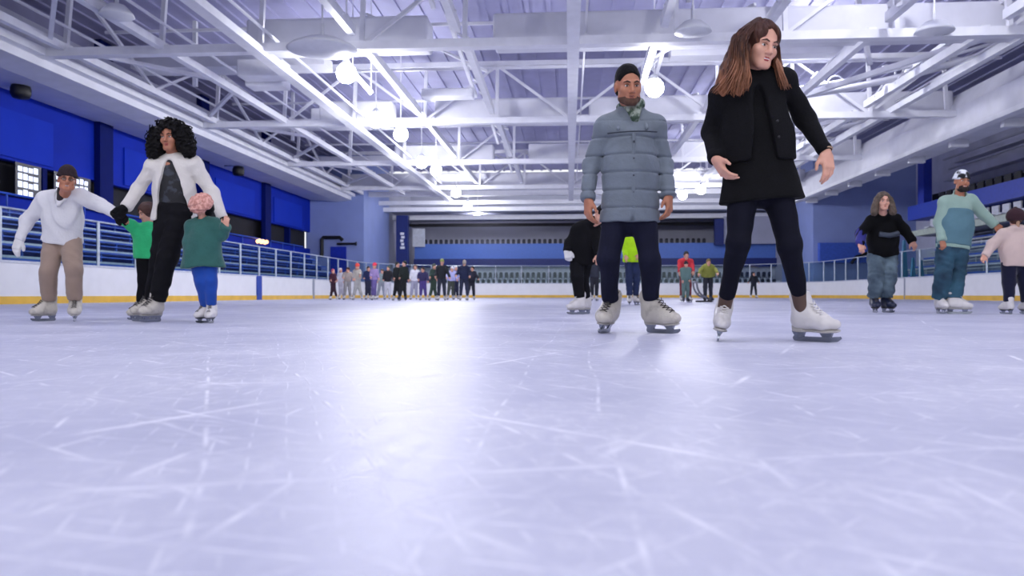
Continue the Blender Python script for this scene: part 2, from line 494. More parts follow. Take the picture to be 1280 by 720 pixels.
# black wall speakers
for (px, py, d, lab) in ((26, 114, 25.6, 'black round speaker hanging on the blue wall, top left'), (298, 214, 41.5, 'black round speaker hanging on the blue wall right of the curly haired woman')):
    p = P(px, py, d)
    t = empty('speaker', p)
    MB().lathe(p, [(.02, .24), (.25, .22), (.3, .08), (.3, -.1), (.24, -.22), (.02, -.25)], 18).build('body', M_black, t, smooth=True)
    MB().tube([p + UP * .2, p + UP * .3 - np.array([.1, 0, 0]), p + UP * .3 - np.array([.75, 0, 0])], .035, 6).build('bracket', M_black, t)
    tag(t, lab, 'speaker', 'black speakers on the blue wall')

# ------------------------------------------------------------------ lit notice panels in the left window strip
def panel(y0, y1, name, lab):
    X = -18.42
    t = empty(name, (X, (y0 + y1) / 2, 4.1))
    MB().span((X - .05, y0, 3.52), (X, y1, 4.68)).build('backing', mat('panel_black', (16, 18, 40), .4), t)
    m = MB()
    n = max(3, int((y1 - y0) / .3))
    r = random.Random(int(y0 * 10))
    for row in range(4):
        z1 = 4.6 - row * .27
        for c in range(n):
            yy = y0 + .12 + (y1 - y0 - .24) * c / n
            if r.random() < .88:
                m.span((X, yy, z1 - .2), (X + .015, yy + (y1 - y0) / n * .62, z1 - r.choice((0, .04))))
    m.build('lettering', mat('panel_white_glow', (215, 222, 245), .5, emit=.9), t)
    tag(t, lab, 'sign')
panel(25.4, 26.7, 'lit_sign', 'narrow lit panel of blurred white lettering at the far left of the blue wall')
panel(27.4, 29.6, 'lit_sign', 'lit panel of blurred white lettering above the left stands, behind the white hooded skater')

# ------------------------------------------------------------------ boards and glass
def path():
    pts = [(LX, y) for y in np.arange(-4, 53.1, 2.1)]
    r = FY - 53
    pts[-1] = (LX, 53.0)
    for a in np.linspace(0, 90, 9)[1:]:
        pts.append((LX + r - r * math.cos(math.radians(a)), 53 + r * math.sin(math.radians(a))))
    for x in np.arange(LX + r + 2, RX - r, 2.1): pts.append((x, FY))
    for a in np.linspace(0, 90, 9):
        pts.append((RX - r + r * math.sin(math.radians(a)), 53 + r * math.cos(math.radians(a))))
    for y in np.arange(53, -4.1, -2.1)[1:]: pts.append((RX, y))
    return pts
PATH = path()
# shift so that left posts fall on the seen positions
def sweep(sub, z0, z1, off, th):
    """closed strip following the path between heights, th thick, off outward"""
    n = len(sub); P2 = np.array(sub, float)
    T = np.gradient(P2, axis=0); T /= np.linalg.norm(T, axis=1)[:, None]
    Nn = np.stack([-T[:, 1], T[:, 0]], 1)      # outward for this travel direction
    a = P2 + Nn * off; b = P2 + Nn * (off + th)
    vs = []; fs = []
    for i in range(n):
        vs += [(*a[i], z0), (*a[i], z1), (*b[i], z1), (*b[i], z0)]
    for i in range(n - 1):
        o = i * 4
        for k in range(4):
            fs.append((o + k, o + (k + 1) % 4, o + 4 + (k + 1) % 4, o + 4 + k))
    fs += [(0, 1, 2, 3), tuple((n - 1) * 4 + k for k in (3, 2, 1, 0))]
    return MB().add(vs, fs)
iL = [i for i, p in enumerate(PATH) if p[1] <= 53.05 and p[0] <= LX + .1]
iR = [i for i, p in enumerate(PATH) if p[1] <= 53.05 and p[0] >= RX - .1]
iF = list(range(iL[-1], iR[0] + 1))
def boards(idx, name, lab, posts=True, seam=None):
    sub = [PATH[i] for i in idx]
    c = sub[len(sub) // 2]
    t = empty(name, (c[0], c[1], 0))
    sweep(sub, .2, 1.06, 0, .12).build('board_panel', M_board, t)
    sweep(sub, 0, .2, -.02, .14).build('kick_plate', M_kick, t)
    sweep(sub, 1.06, 1.12, -.02, .18).build('cap_rail', M_cap, t)
    n = len(sub); P2 = np.array(sub, float)
    T = np.gradient(P2, axis=0); T /= np.linalg.norm(T, axis=1)[:, None]
    Nn = np.stack([-T[:, 1], T[:, 0]], 1)
    C = P2 + Nn * .06
    top = 2.45
    for i in range(n):
        MB().tube([(*C[i], 1.12), (*C[i], top)], .045, 6).build('glass_post', M_post, t)
    for i in range(n - 1):
        a = C[i] + (C[i + 1] - C[i]) * .03; b = C[i + 1] - (C[i + 1] - C[i]) * .03
        MB().bar((*a, 1.77), (*b, 1.77), .012, 1.28).build('glass_pane', M_glass, t)
    MB().tube([(*q, top) for q in C], .025, 6).build('top_rail', M_post, t)
    if seam:
        for (s, w, mm) in seam:
            MB().span((s[0] - .015, s[1] - w, 0), (s[0] + .03, s[1] + w, 1.1)).build('panel_seam', mm, t)
    return tag(t, lab, 'rink boards')
M_seamb = mat('blue_board_post', (16, 60, 160), .5)
M_seamg = mat('grey_seam', (150, 155, 170), .5)
boards(iL, 'rink_boards', 'white rink boards with yellow kick plate and glass along the left side',
       seam=[((LX + .02, 35.7), .28, M_seamb), ((LX + .02, 43.5), .12, M_seamg), ((LX + .02, 18.2), .28, M_seamb)])
boards(iF, 'rink_boards', 'white rink boards with yellow kick plate and glass across the far end')
boards(iR, 'rink_boards', 'white rink boards with yellow kick plate and glass along the right side',
       seam=[((RX - .02, 42), .05, M_seamg), ((RX - .02, 30), .05, M_seamg)])

# ------------------------------------------------------------------ bleachers
def bleacher(name, X0, dx, rows, z0, dz, y0, y1, mt, mr, lab):
    s = 1 if dx > 0 else -1
    t = empty(name, (X0, (y0 + y1) / 2, 0))
    for k in range(rows):
        xa = X0 + k * dx; z = z0 + k * dz
        b = MB().span((xa, y0, 0 if k == 0 else z - dz), (xa + dx, y1, z)).build('riser', mr, t)
        c = MB().span((xa + .35 * dx, y0, z + .30), (xa + .8 * dx, y1, z + .36)).span((xa + .35 * dx, y0, z + .16), (xa + .38 * dx, y1, z + .2))
        yy = y0 + .5
        while yy < y1:
            c.span((xa + .5 * dx, yy, z), (xa + .56 * dx, yy + .08, z + .3)); yy += 2.0
        c.build('bench', mt, t)
        e = MB().span((xa - .01 * s, y0, z - .06), (xa + .05 * s, y1, z + .01)).build('step_edge', M_post if mt is M_seatblue else M_seatblue, t)
    return tag(t, lab, 'bleacher')
bleacher('bleacher', -15.2, -.62, 5, .9, .45, -4, 54, M_seatblue, M_seatdark, 'blue stepped bleacher stand behind the left rink glass')
bleacher('bleacher', 18.2, .62, 6, .8, .5, 0, 47, M_pale, mat('right_riser_grey_blue', (140, 150, 180), .6, var=.2, scale=2), 'pale stepped bleacher stand behind the right rink glass')
# rail on the left stand
mb = MB()
for y in np.arange(6, 54, 2.1): mb.tube([(-18.35, y, 3.1), (-18.35, y, 3.55)], .03, 5)
mb.tube([(-18.35, 0, 3.55), (-18.35, 54, 3.55)], .04, 6)
tag(mb.build('hand_rail', M_seatblue), 'blue hand rail along the back of the left stand', 'rail')
# amber cluster of small lights at end of left stand
mb = MB()
for k in range(6): mb.sphere((-18.2, 45.6 + k * .28, 3.35 + .06 * (k % 2)), .12, 8)
tag(mb.build('string_light', mat('amber_glow', (255, 190, 130), .5, emit=2.0)), 'small cluster of amber lights at the back of the left stand', 'light')

# right balcony
struct(MB().span((20.0, -4, 4.6), (20.25, 49, 5.43)).span((20.25, -4, 4.6), (23.4, 49, 5.42)).build('wall_balcony_right', mat('blue_fascia_right', (34, 66, 186), .5, var=.08)), 'blue balcony front over the right stand')
struct(MB().span((20.0, -4, 3.62), (20.2, 49, 3.95)).build('trim_13', mat('pale_green_band', (196, 208, 196), .5)), 'pale greenish rail band below the right balcony')
struct(MB().span((21.4, -4, 5.43), (21.5, 49, 6.0)).build('trim_14', mat('dark_seat_back_band', (26, 28, 44), .7)), 'dark seat backs in the upper right tier')
struct(MB().span((20.15, 47.2, 4.7), (20.6, 48.0, 9)).build('trim_15', mat('blue_column', (28, 52, 170), .5)), 'blue column above the right balcony')
mb = MB()
for k in range(4): mb.span((22.9 - k * .3, -4, 6.5 + k * .55), (23.0 - k * .3, 49, 6.58 + k * .55))
struct(mb.build('trim_16', M_greyw), 'thin pale lines on the upper right wall')
mb = MB().span((22.0, 20, 6.9), (22.6, 49, 7.3)).span((22.6, 10, 8.0), (23.2, 49, 8.3))
struct(mb.build('trim_17', M_greyd), 'grey ducts on the upper right wall')

# stadium seats
def make_seat(mback, mleg, loc, scale=1.0):
    x, y, z = loc
    t = empty('stadium_seat', loc)
    s = scale
    a = MB().box((x, y + .12 * s, z + .48 * s), (.27 * s, .05, .34 * s)).sphere((x, y + .1 * s, z + .64 * s), (.135 * s, .04, .08 * s), 8).build('backrest', mback, t)
    b = MB().box((x, y - .06, z + .26 * s), (.27 * s, .30 * s, .06)).build('seat', mback, t)
    c = MB().box((x, y - .12, z + .12 * s), (.07, .06, .26 * s)).build('leg', mleg, t)
    reg(t, a, b, c)
    return t
M_navyseat = mat('navy_seat', (16, 22, 44), .5)
struct(MB().span((-12.9, 66.25, 3.2), (16.6, 67.8, 4.2)).build('trim_20', M_fascia_d), 'step under the far balcony seats')
def seat_row(xs, y, z, group, labfn, mb_=M_navyseat, ml=M_board, s=1.0):
    p0 = make_seat(mb_, ml, (xs[0], y, z), s)
    for i, x in enumerate(xs):
        o = p0 if i == 0 else copy_tree(p0)
        o.location = (x, y, z)
        tag(o, labfn, 'seat', group)
xs = list(np.arange(-12.2, 16.2, .44))
struct(MB().span((-14.6, 64.6, 0), (16.6, 66.1, 1.35)).span((-14.6, 63.2, 0), (16.6, 64.6, .75)).build('trim_18', mat('pale_stand_step', (196, 198, 214), .7)), 'pale steps under the far seats')
seat_row(xs, 65.2, 1.35, 'upper row of dark seats behind the far boards', 'small dark stadium seat in the upper row behind the far rink boards')
seat_row(xs, 63.8, .75, 'lower row of dark seats behind the far boards', 'small dark stadium seat in the lower row behind the far rink boards')
seat_row([x for x in xs if x < 11.3], 67.2, 4.2, 'dark seats on the far balcony', 'small dark stadium seat showing above the light blue far balcony')
# white and dark seats on the right
def make_side(mm, loc):
    x, y, z = loc
    t = empty('folding_seat', loc)
    a = MB().box((x, y, z + .32), (.08, .62, .5)).build('backrest', mm, t)
    b = MB().box((x - .2, y, z + .1), (.36, .6, .08)).build('seat', mm, t)
    reg(t, a, b); return t
M_wseat = mat('white_seat', (226, 230, 240), .4)
p0 = make_side(M_wseat, (20.6, 20, 4.0)); first = True
for y in np.arange(24, 47, .95):
    o = p0 if first else copy_tree(p0); first = False
    o.location = (20.5, float(y), 3.95)
    tag(o, 'white stadium seat in the row just under the blue right balcony front', 'seat', 'white seats under the right balcony')
p0 = make_side(mat('dark_upper_seat', (20, 22, 38), .6), (20.9, 20, 5.5)); first = True
for y in np.arange(16, 48, .85):
    o = p0 if first else copy_tree(p0); first = False
    o.location = (20.9, float(y), 5.43)
    tag(o, 'dark stadium seat silhouetted above the blue right balcony front', 'seat', 'dark seats on the right balcony')
struct(MB().span((20.3, -4, 3.6), (23.4, 48, 3.95)).build('trim_19', M_greyw), 'step carrying the white seats')
# teal coats / banners hanging behind the right glass
for (px, y0, y1, d, w) in ((1131, 300, 379, 42.0, .2), (1152, 325, 379, 40.1, .2), (1142, 322, 379, 41.0, .16)):
    a = P(px, y0, d); b2 = P(px, y1, d)
    tag(MB().add(*(lambda w_: ([b2 - RV * w_, b2 + RV * w_, (a + b2) / 2 + RV * w_ * .8, a + RV * w_ * .25, a - RV * w_ * .25, (a + b2) / 2 - RV * w_ * .8,
                                b2 - RV * w_ + FW * .15, b2 + RV * w_ + FW * .15, (a + b2) / 2 + RV * w_ * .8 + FW * .15, a + RV * w_ * .25 + FW * .15, a - RV * w_ * .25 + FW * .15, (a + b2) / 2 - RV * w_ * .8 + FW * .15],
                               [(0, 1, 2, 5), (5, 2, 3, 4), (6, 11, 8, 7), (11, 10, 9, 8), (0, 6, 7, 1), (1, 7, 8, 2), (2, 8, 9, 3), (3, 9, 10, 4), (4, 10, 11, 5), (5, 11, 6, 0)]))(w)).build('folded_parasol', mat('teal_fabric', (70, 130, 165), .7)),
        {1131: 'tall pale teal folded parasol behind the right glass', 1152: 'short teal folded parasol behind the right glass, nearest the man in teal', 1142: 'thin teal folded parasol between two others behind the right glass'}[px], 'parasol')
# ------------------------------------------------------------------ smooth solid modelling for people
f32 = np.float32
class Sdf:
    def __init__(s): s.p = []; s.disp = []
    def _add(s, fn, lo, hi, k, op):
        s.p.append((fn, None if lo is None else np.array(lo, f32), None if hi is None else np.array(hi, f32), k, op)); return s
    def cone(s, a, b, ra, rb, k=.02, flat=None, op='u'):
        """tapered capsule; flat=(dir, factor) squashes it along dir"""
        a = np.array(a, f32); b = np.array(b, f32)
        R = max(ra, rb)
        lo = np.minimum(a, b) - R; hi = np.maximum(a, b) + R
        if flat is not None:
            dr = np.array(flat[0], f32); fc = flat[1]
        else: dr = None; fc = 1
        def tr(p):
            q = p - a
            if dr is not None: q = q + np.outer(q @ dr, dr) * (1 / fc - 1)
            return q
        bb = tr(b[None])[0]; L2 = float(bb @ bb) + 1e-9
        def fn(p):
            q = tr(p); t = np.clip(q @ bb / L2, 0, 1)
            d = np.linalg.norm(q - t[:, None] * bb, axis=1) - (ra + (rb - ra) * t)
            return d * (min(1, fc) ** .5) if dr is not None else d
        return s._add(fn, lo, hi, k, op)
    def ell(s, c, r, ax=None, k=.02, op='u'):
        c = np.array(c, f32); r = np.array(r, f32); A = np.array(ax if ax is not None else np.eye(3), f32)
        R = float(r.max())
        def fn(p):
            q = ((p - c) @ A.T) / r
            n = np.linalg.norm(q, axis=1)
            g = np.linalg.norm(q / r, axis=1) + 1e-6
            return np.where(n < .2, (n - 1) * r.min(), n * (n - 1) / g)
        return s._add(fn, c - R, c + R, k, op)
    def box(s, c, h, ax=None, rd=.01, k=.01, op='u'):
        c = np.array(c, f32); h = np.array(h, f32); A = np.array(ax if ax is not None else np.eye(3), f32)
        R = float(np.linalg.norm(h))
        def fn(p):
            q = np.abs((p - c) @ A.T) - (h - rd)
            return np.linalg.norm(np.maximum(q, 0), axis=1) + np.minimum(q.max(1), 0) - rd
        return s._add(fn, c - R, c + R, k, op)
    def merge(s, o, k=.02):
        lo = np.min([q[1] for q in o.p if q[1] is not None and q[4] == 'u'], axis=0)
        hi = np.max([q[2] for q in o.p if q[2] is not None and q[4] == 'u'], axis=0)
        return s._add(lambda p: o(p, .12), lo, hi, k, 'u')
    def cut(s, pt, n, k=.01):
        """remove everything on the side n points to"""
        pt = np.array(pt, f32); n = np.array(nrm(n), f32)
        return s._add(lambda p: (p - pt) @ n, None, None, k, 'i')
    def __call__(s, p, mg):
        d = np.full(len(p), 1.0, f32)
        for fn, lo, hi, k, op in s.p:
            if lo is not None:
                m = np.all((p > lo - (mg + k)) & (p < hi + (mg + k)), axis=1)
                if not m.any(): continue
                e = fn(p[m]); c = d[m]
            else:
                m = slice(None); e = fn(p); c = d
            if op == 'u':
                h = np.maximum(k - np.abs(c - e), 0) / k if k > 0 else 0
                r = np.minimum(c, e) - h * h * k * .25
            else:
                if op == 's': e = -e
                h = np.maximum(k - np.abs(c - e), 0) / k if k > 0 else 0
                r = np.maximum(c, e) + h * h * k * .25
            d[m] = r
        for f in s.disp: d = d + f(p)
        return d
    def mesh(s, h):
        lo = np.min([q[1] for q in s.p if q[1] is not None and q[4] == 'u'], axis=0) - 3 * h
        hi = np.max([q[2] for q in s.p if q[2] is not None and q[4] == 'u'], axis=0) + 3 * h
        B = 4; H = B * h
        n = np.ceil((hi - lo) / H).astype(int) + 1
        gx, gy, gz = [lo[i] + (np.arange(n[i]) + .5) * H - h / 2 for i in range(3)]
        C = np.stack(np.meshgrid(gx, gy, gz, indexing='ij'), -1).reshape(-1, 3).astype(f32)
        thr = H * 1.15 + .012
        cd = s(C, thr * 1.6)
        keep = np.where(np.abs(cd) < thr)[0]
        dense = np.repeat(np.repeat(np.repeat(np.where(cd < 0, -1, 1).astype(f32).reshape(n), B, 0), B, 1), B, 2)
        off = np.stack(np.meshgrid(*[np.arange(B)] * 3, indexing='ij'), -1).reshape(-1, 3)
        ijk = np.stack(np.unravel_index(keep, n), -1) * B
        idx = (ijk[:, None, :] + off[None]).reshape(-1, 3)
        pts = (lo + idx * h).astype(f32)
        dense[idx[:, 0], idx[:, 1], idx[:, 2]] = s(pts, .03)
        return surface_nets(dense, lo, h)

def surface_nets(v, lo, h):
    ins = v < 0
    nx, ny, nz = v.shape
    cs = [(i, j, k) for i in (0, 1) for j in (0, 1) for k in (0, 1)]
    sm = np.zeros((nx - 1, ny - 1, nz - 1), np.int8)
    for (i, j, k) in cs: sm += ins[i:nx - 1 + i, j:ny - 1 + j, k:nz - 1 + k]
    act = (sm > 0) & (sm < 8)
    ci = np.argwhere(act)
    if len(ci) == 0: return np.zeros((0, 3)), []
    idm = np.full(act.shape, -1, np.int32); idm[act] = np.arange(len(ci))
    cv = [v[ci[:, 0] + i, ci[:, 1] + j, ci[:, 2] + k] for (i, j, k) in cs]
    acc = np.zeros((len(ci), 3)); cnt = np.zeros(len(ci))
    for a in range(8):
        for b in range(a + 1, 8):
            A = np.array(cs[a]); Bq = np.array(cs[b])
            if np.abs(A - Bq).sum() != 1: continue
            m = (cv[a] < 0) != (cv[b] < 0)
            t = cv[a][m] / (cv[a][m] - cv[b][m])
            acc[m] += A + t[:, None] * (Bq - A); cnt[m] += 1
    V = lo + (ci + acc / cnt[:, None]) * h
    Fs = []
    for ax in range(3):
        o1, o2 = [(1, 2), (2, 0), (0, 1)][ax]
        sl = [slice(1, None)] * 3; sl2 = [slice(1, None)] * 3
        a = [slice(1, -1)] * 3; b = [slice(1, -1)] * 3
        a[ax] = slice(0, -1); b[ax] = slice(1, None)
        A = ins[tuple(a)]; Bq = ins[tuple(b)]
        e = np.argwhere(A != Bq)
        if len(e) == 0: continue
        flip = A[e[:, 0], e[:, 1], e[:, 2]]
        g = e.copy(); g[:, o1] += 1; g[:, o2] += 1
        d1 = np.zeros(3, int); d1[o1] = 1; d2 = np.zeros(3, int); d2[o2] = 1
        q = [idm[tuple(x.T)] for x in (g, g - d1, g - d1 - d2, g - d2)]
        Q = np.stack(q, 1)
        Q[~flip] = Q[~flip][:, ::-1]
        Fs.append(Q)
    Q = np.concatenate(Fs)
    Q = Q[(Q >= 0).all(1)]
    return V, Q

def sdf_obj(s, name, m, parent, h, smooth_it=0):
    V, Q = s.mesh(h)
    if len(V) == 0: return None
    loc = np.array(world_loc(parent))
    me = bpy.data.meshes.new(name)
    me.vertices.add(len(V)); me.vertices.foreach_set('co', (V - loc).astype(f32).ravel())
    me.loops.add(len(Q) * 4); me.loops.foreach_set('vertex_index', Q.astype(np.int32).ravel())
    me.polygons.add(len(Q)); me.polygons.foreach_set('loop_start', np.arange(len(Q), dtype=np.int32) * 4)
    me.polygons.foreach_set('use_smooth', np.ones(len(Q), bool))
    me.update(calc_edges=True); me.validate()
    me.materials.append(m)
    o = bpy.data.objects.new(name, me); COL.objects.link(o); o.parent = parent
    return o

def folds(amp, sc=11.0, seed=0, aniso=(1, 1, .6)):
    r = np.random.default_rng(seed)
    K = r.normal(size=(5, 3)) * sc * np.array(aniso); ph = r.uniform(0, 6, 5)
    K = K.astype(f32)
    def fn(p):
        w = np.sin(p @ K[0] + ph[0]) * 1.3
        return (amp * (np.sin(p @ K[1] + w + ph[1]) * .5 + np.sin(p @ K[2] * 1.7 + w * 1.2 + ph[2]) * .35 + np.abs(np.sin(p @ K[3] + w + ph[3])) * .5 - .3)).astype(f32)
    return fn

def axes_of(front, up):
    f = nrm(front); side = nrm(np.cross(up, f)) * -1
    # side such that for front=-FW (towards the camera) side=+RV
    side = nrm(np.cross(f, up)) * -1
    u = nrm(np.cross(side, f)); 
    if u @ up < 0: u = -u
    return side, f, u

def rot_frame(yaw, pitch, roll, back=False):
    """yaw + turns the face to image right, pitch + looks down, roll + tips the crown to image right"""
    y = math.radians(yaw); p = math.radians(pitch); r = math.radians(roll)
    f0, s0 = -FW, RV
    f = f0 * math.cos(y) + s0 * math.sin(y); s = s0 * math.cos(y) - f0 * math.sin(y); u = UP.copy()
    f, u = f * math.cos(p) - u * math.sin(p), u * math.cos(p) + f * math.sin(p)
    # roll in the image plane
    c, sn = math.cos(r), math.sin(r)
    def rr(v):
        a, b = v @ RV, v @ UP; w = v - RV * a - UP * b
        return w + RV * (a * c + b * sn) + UP * (b * c - a * sn)
    return rr(s), rr(f), rr(u)

SKIN = {'fair': (214, 160, 138), 'tan': (176, 116, 88), 'brown': (170, 112, 86), 'pink': (206, 146, 128)}
def skin_mat(k):
    m = mat('skin_' + k, SKIN[k], .5, var=.08, scale=14, bump=.05, bscale=150)
    m.node_tree.nodes['Principled BSDF'].inputs['Subsurface Weight'].default_value = .06
    m.node_tree.nodes['Principled BSDF'].inputs['Subsurface Radius'].default_value = (.02, .008, .004)
    return m

def hand(s, w, tip, N, T, S=1.0, curl=.5, thick=0.0, spread=1.0):
    """five fingered hand; N = palm facing, T = thumb side"""
    w = np.array(w); D = nrm(tip - w); T = nrm(T - D * (T @ D)); N = nrm(np.cross(D, T)) * (1 if np.cross(D, T) @ N > 0 else -1)
    q = lambda a, b, c: w + (D * a + T * b + N * c) * S
    t = thick
    s.cone(q(-.03, 0, 0), q(.02, 0, 0), .025 * S + t, .026 * S + t, k=.015, flat=(N, .75))
    s.box(q(.052, 0, 0), np.array((.045, .038, .014)) * S + t, (D, T, N), rd=.012 * S, k=.016)
    s.cone(q(.02, .02, .008), q(.05, .035, .012), .017 * S + t, .015 * S + t, k=.015)
    for i, (b, L, r) in enumerate(((.029, .040, .0088), (.010, .044, .0092), (-.010, .041, .0088), (-.028, .033, .0078))):
        c = curl * (1 + .18 * i)
        p0 = q(.088 - abs(i - 1) * .004, b, 0); a1 = c * .6; a2 = c * 1.7; a3 = c * 2.4
        sp = T * (b * .35 * spread)
        p1 = p0 + (D * math.cos(a1) + N * math.sin(a1) + sp * 8 * .5) * L * S
        p2 = p1 + (D * math.cos(a2) + N * math.sin(a2)) * L * .62 * S
        p3 = p2 + (D * math.cos(a3) + N * math.sin(a3)) * L * .5 * S
        r = r * S + t
        s.cone(p0, p1, r * 1.05, r, k=.006 * S); s.cone(p1, p2, r, r * .92, k=.004 * S); s.cone(p2, p3, r * .92, r * .8, k=.004 * S)
    b0 = q(.03, .036, .008); b1 = q(.062, .060, .016); b2 = q(.092, .064, .024)
    s.cone(b0, b1, .0125 * S + t, .0105 * S + t, k=.01 * S); s.cone(b1, b2, .0105 * S + t, .009 * S + t, k=.004 * S)

def head_sdf(s, c, fr, S, ears=True, male=False, smile=0):
    sd, f, u = fr; A = (sd, f, u)
    q = lambda x, y, z: c + (sd * x + f * y + u * z) * S
    s.ell(q(0, -.012, .035), np.array((.076, .097, .086)) * S, A, k=.02)
    s.ell(q(0, .024, -.04), np.array((.060 + .004 * male, .068, .078)) * S, A, k=.03)
    s.cone(q(-.018, .070, -.097), q(.018, .070, -.097), .022 * S, .022 * S, k=.03)
    if male: s.cone(q(-.045, .03, -.075), q(.045, .03, -.075), .024 * S, .024 * S, k=.03)
    for e in (-1, 1):
        s.ell(q(e * .037, .064, -.028), np.array((.026, .024, .026)) * S, A, k=.02)
        s.cone(q(e * .012, .089, .021), q(e * .046, .076, .022), .010 * S, .009 * S, k=.016)
        s.ell(q(e * .031, .098, .001), np.array((.019, .018, .012)) * S, A, k=.012, op='s')
        s.ell(q(e * .031, .075, .0), np.array((.016, .0135, .0125)) * S, A, k=.003)
    s.cone(q(0, .090, .010), q(0, .113, -.032), .008 * S, .0125 * S, k=.012)
    for e in (-1, 1): s.ell(q(e * .013, .100, -.037), np.array((.009, .010, .008)) * S, A, k=.008)
    s.cone(q(-.020, .084, -.062), q(.020, .084, -.062), .009 * S, .009 * S, k=.012)
    s.cone(q(-.026, .092, -.0665), q(.026, .092, -.0665), .0035 * S, .0035 * S, k=.004, op='s')
    if ears:
        for e in (-1, 1):
            s.ell(q(e * .079, -.006, -.008), np.array((.010, .019, .032)) * S, A, k=.008)
            s.ell(q(e * .088, .000, -.006), np.array((.006, .009, .018)) * S, A, k=.006, op='s')

def face_parts(t, c, fr, S, brow=(40, 28, 22), lips=(168, 84, 78), iris=(50, 34, 24), open_mouth=False, skin='fair'):
    sd, f, u = fr; A = (sd, f, u)
    q = lambda x, y, z: c + (sd * x + f * y + u * z) * S
    mw = mat('eye_white', (232, 228, 226), .25, var=.02); mi = mat('iris_%d' % iris[0], iris, .2)
    mb_ = mat('brow_%d_%d' % (brow[0], brow[1]), brow, .8); ml = mat('lips_%d_%d' % (lips[0], lips[1]), lips, .45)
    for e in (-1, 1):
        o = MB().sphere(q(e * .031, .0785, .0), np.array((.0135, .0128, .0075)) * S, 12, A).build('eye', mw, t, smooth=True)
        MB().sphere(q(e * .031, .0895, .0), np.array((.0062, .003, .0062)) * S, 8, A).build('iris', mi, o, smooth=True)
        MB().tube([q(e * .012, .1, .020), q(e * .030, .096, .028), q(e * .050, .082, .022)], [.003 * S, .0045 * S, .002 * S], 6).build('eyebrow', mb_, t, smooth=True)
        MB().tube([q(e * .017, .0925, .004), q(e * .031, .0945, .010), q(e * .046, .085, .004)], .0016 * S, 5).build('eyelash', mb_, t, smooth=True)
    MB().tube([q(-.024, .083, -.064), q(-.008, .094, -.0605), q(0, .0945, -.0625), q(.008, .094, -.0605), q(.024, .083, -.064)], [.001 * S, .0045 * S, .004 * S, .0045 * S, .001 * S], 7) \
        .tube([q(-.022, .083, -.067), q(-.008, .092, -.073), q(.008, .092, -.073), q(.022, .083, -.067)], [.001 * S, .0055 * S, .0055 * S, .001 * S], 7).build('lips', ml, t, smooth=True)
    if open_mouth:
        MB().sphere(q(0, .092, -.0665), np.array((.017, .004, .0065)) * S, 10, A).build('teeth', mw, t, smooth=True)

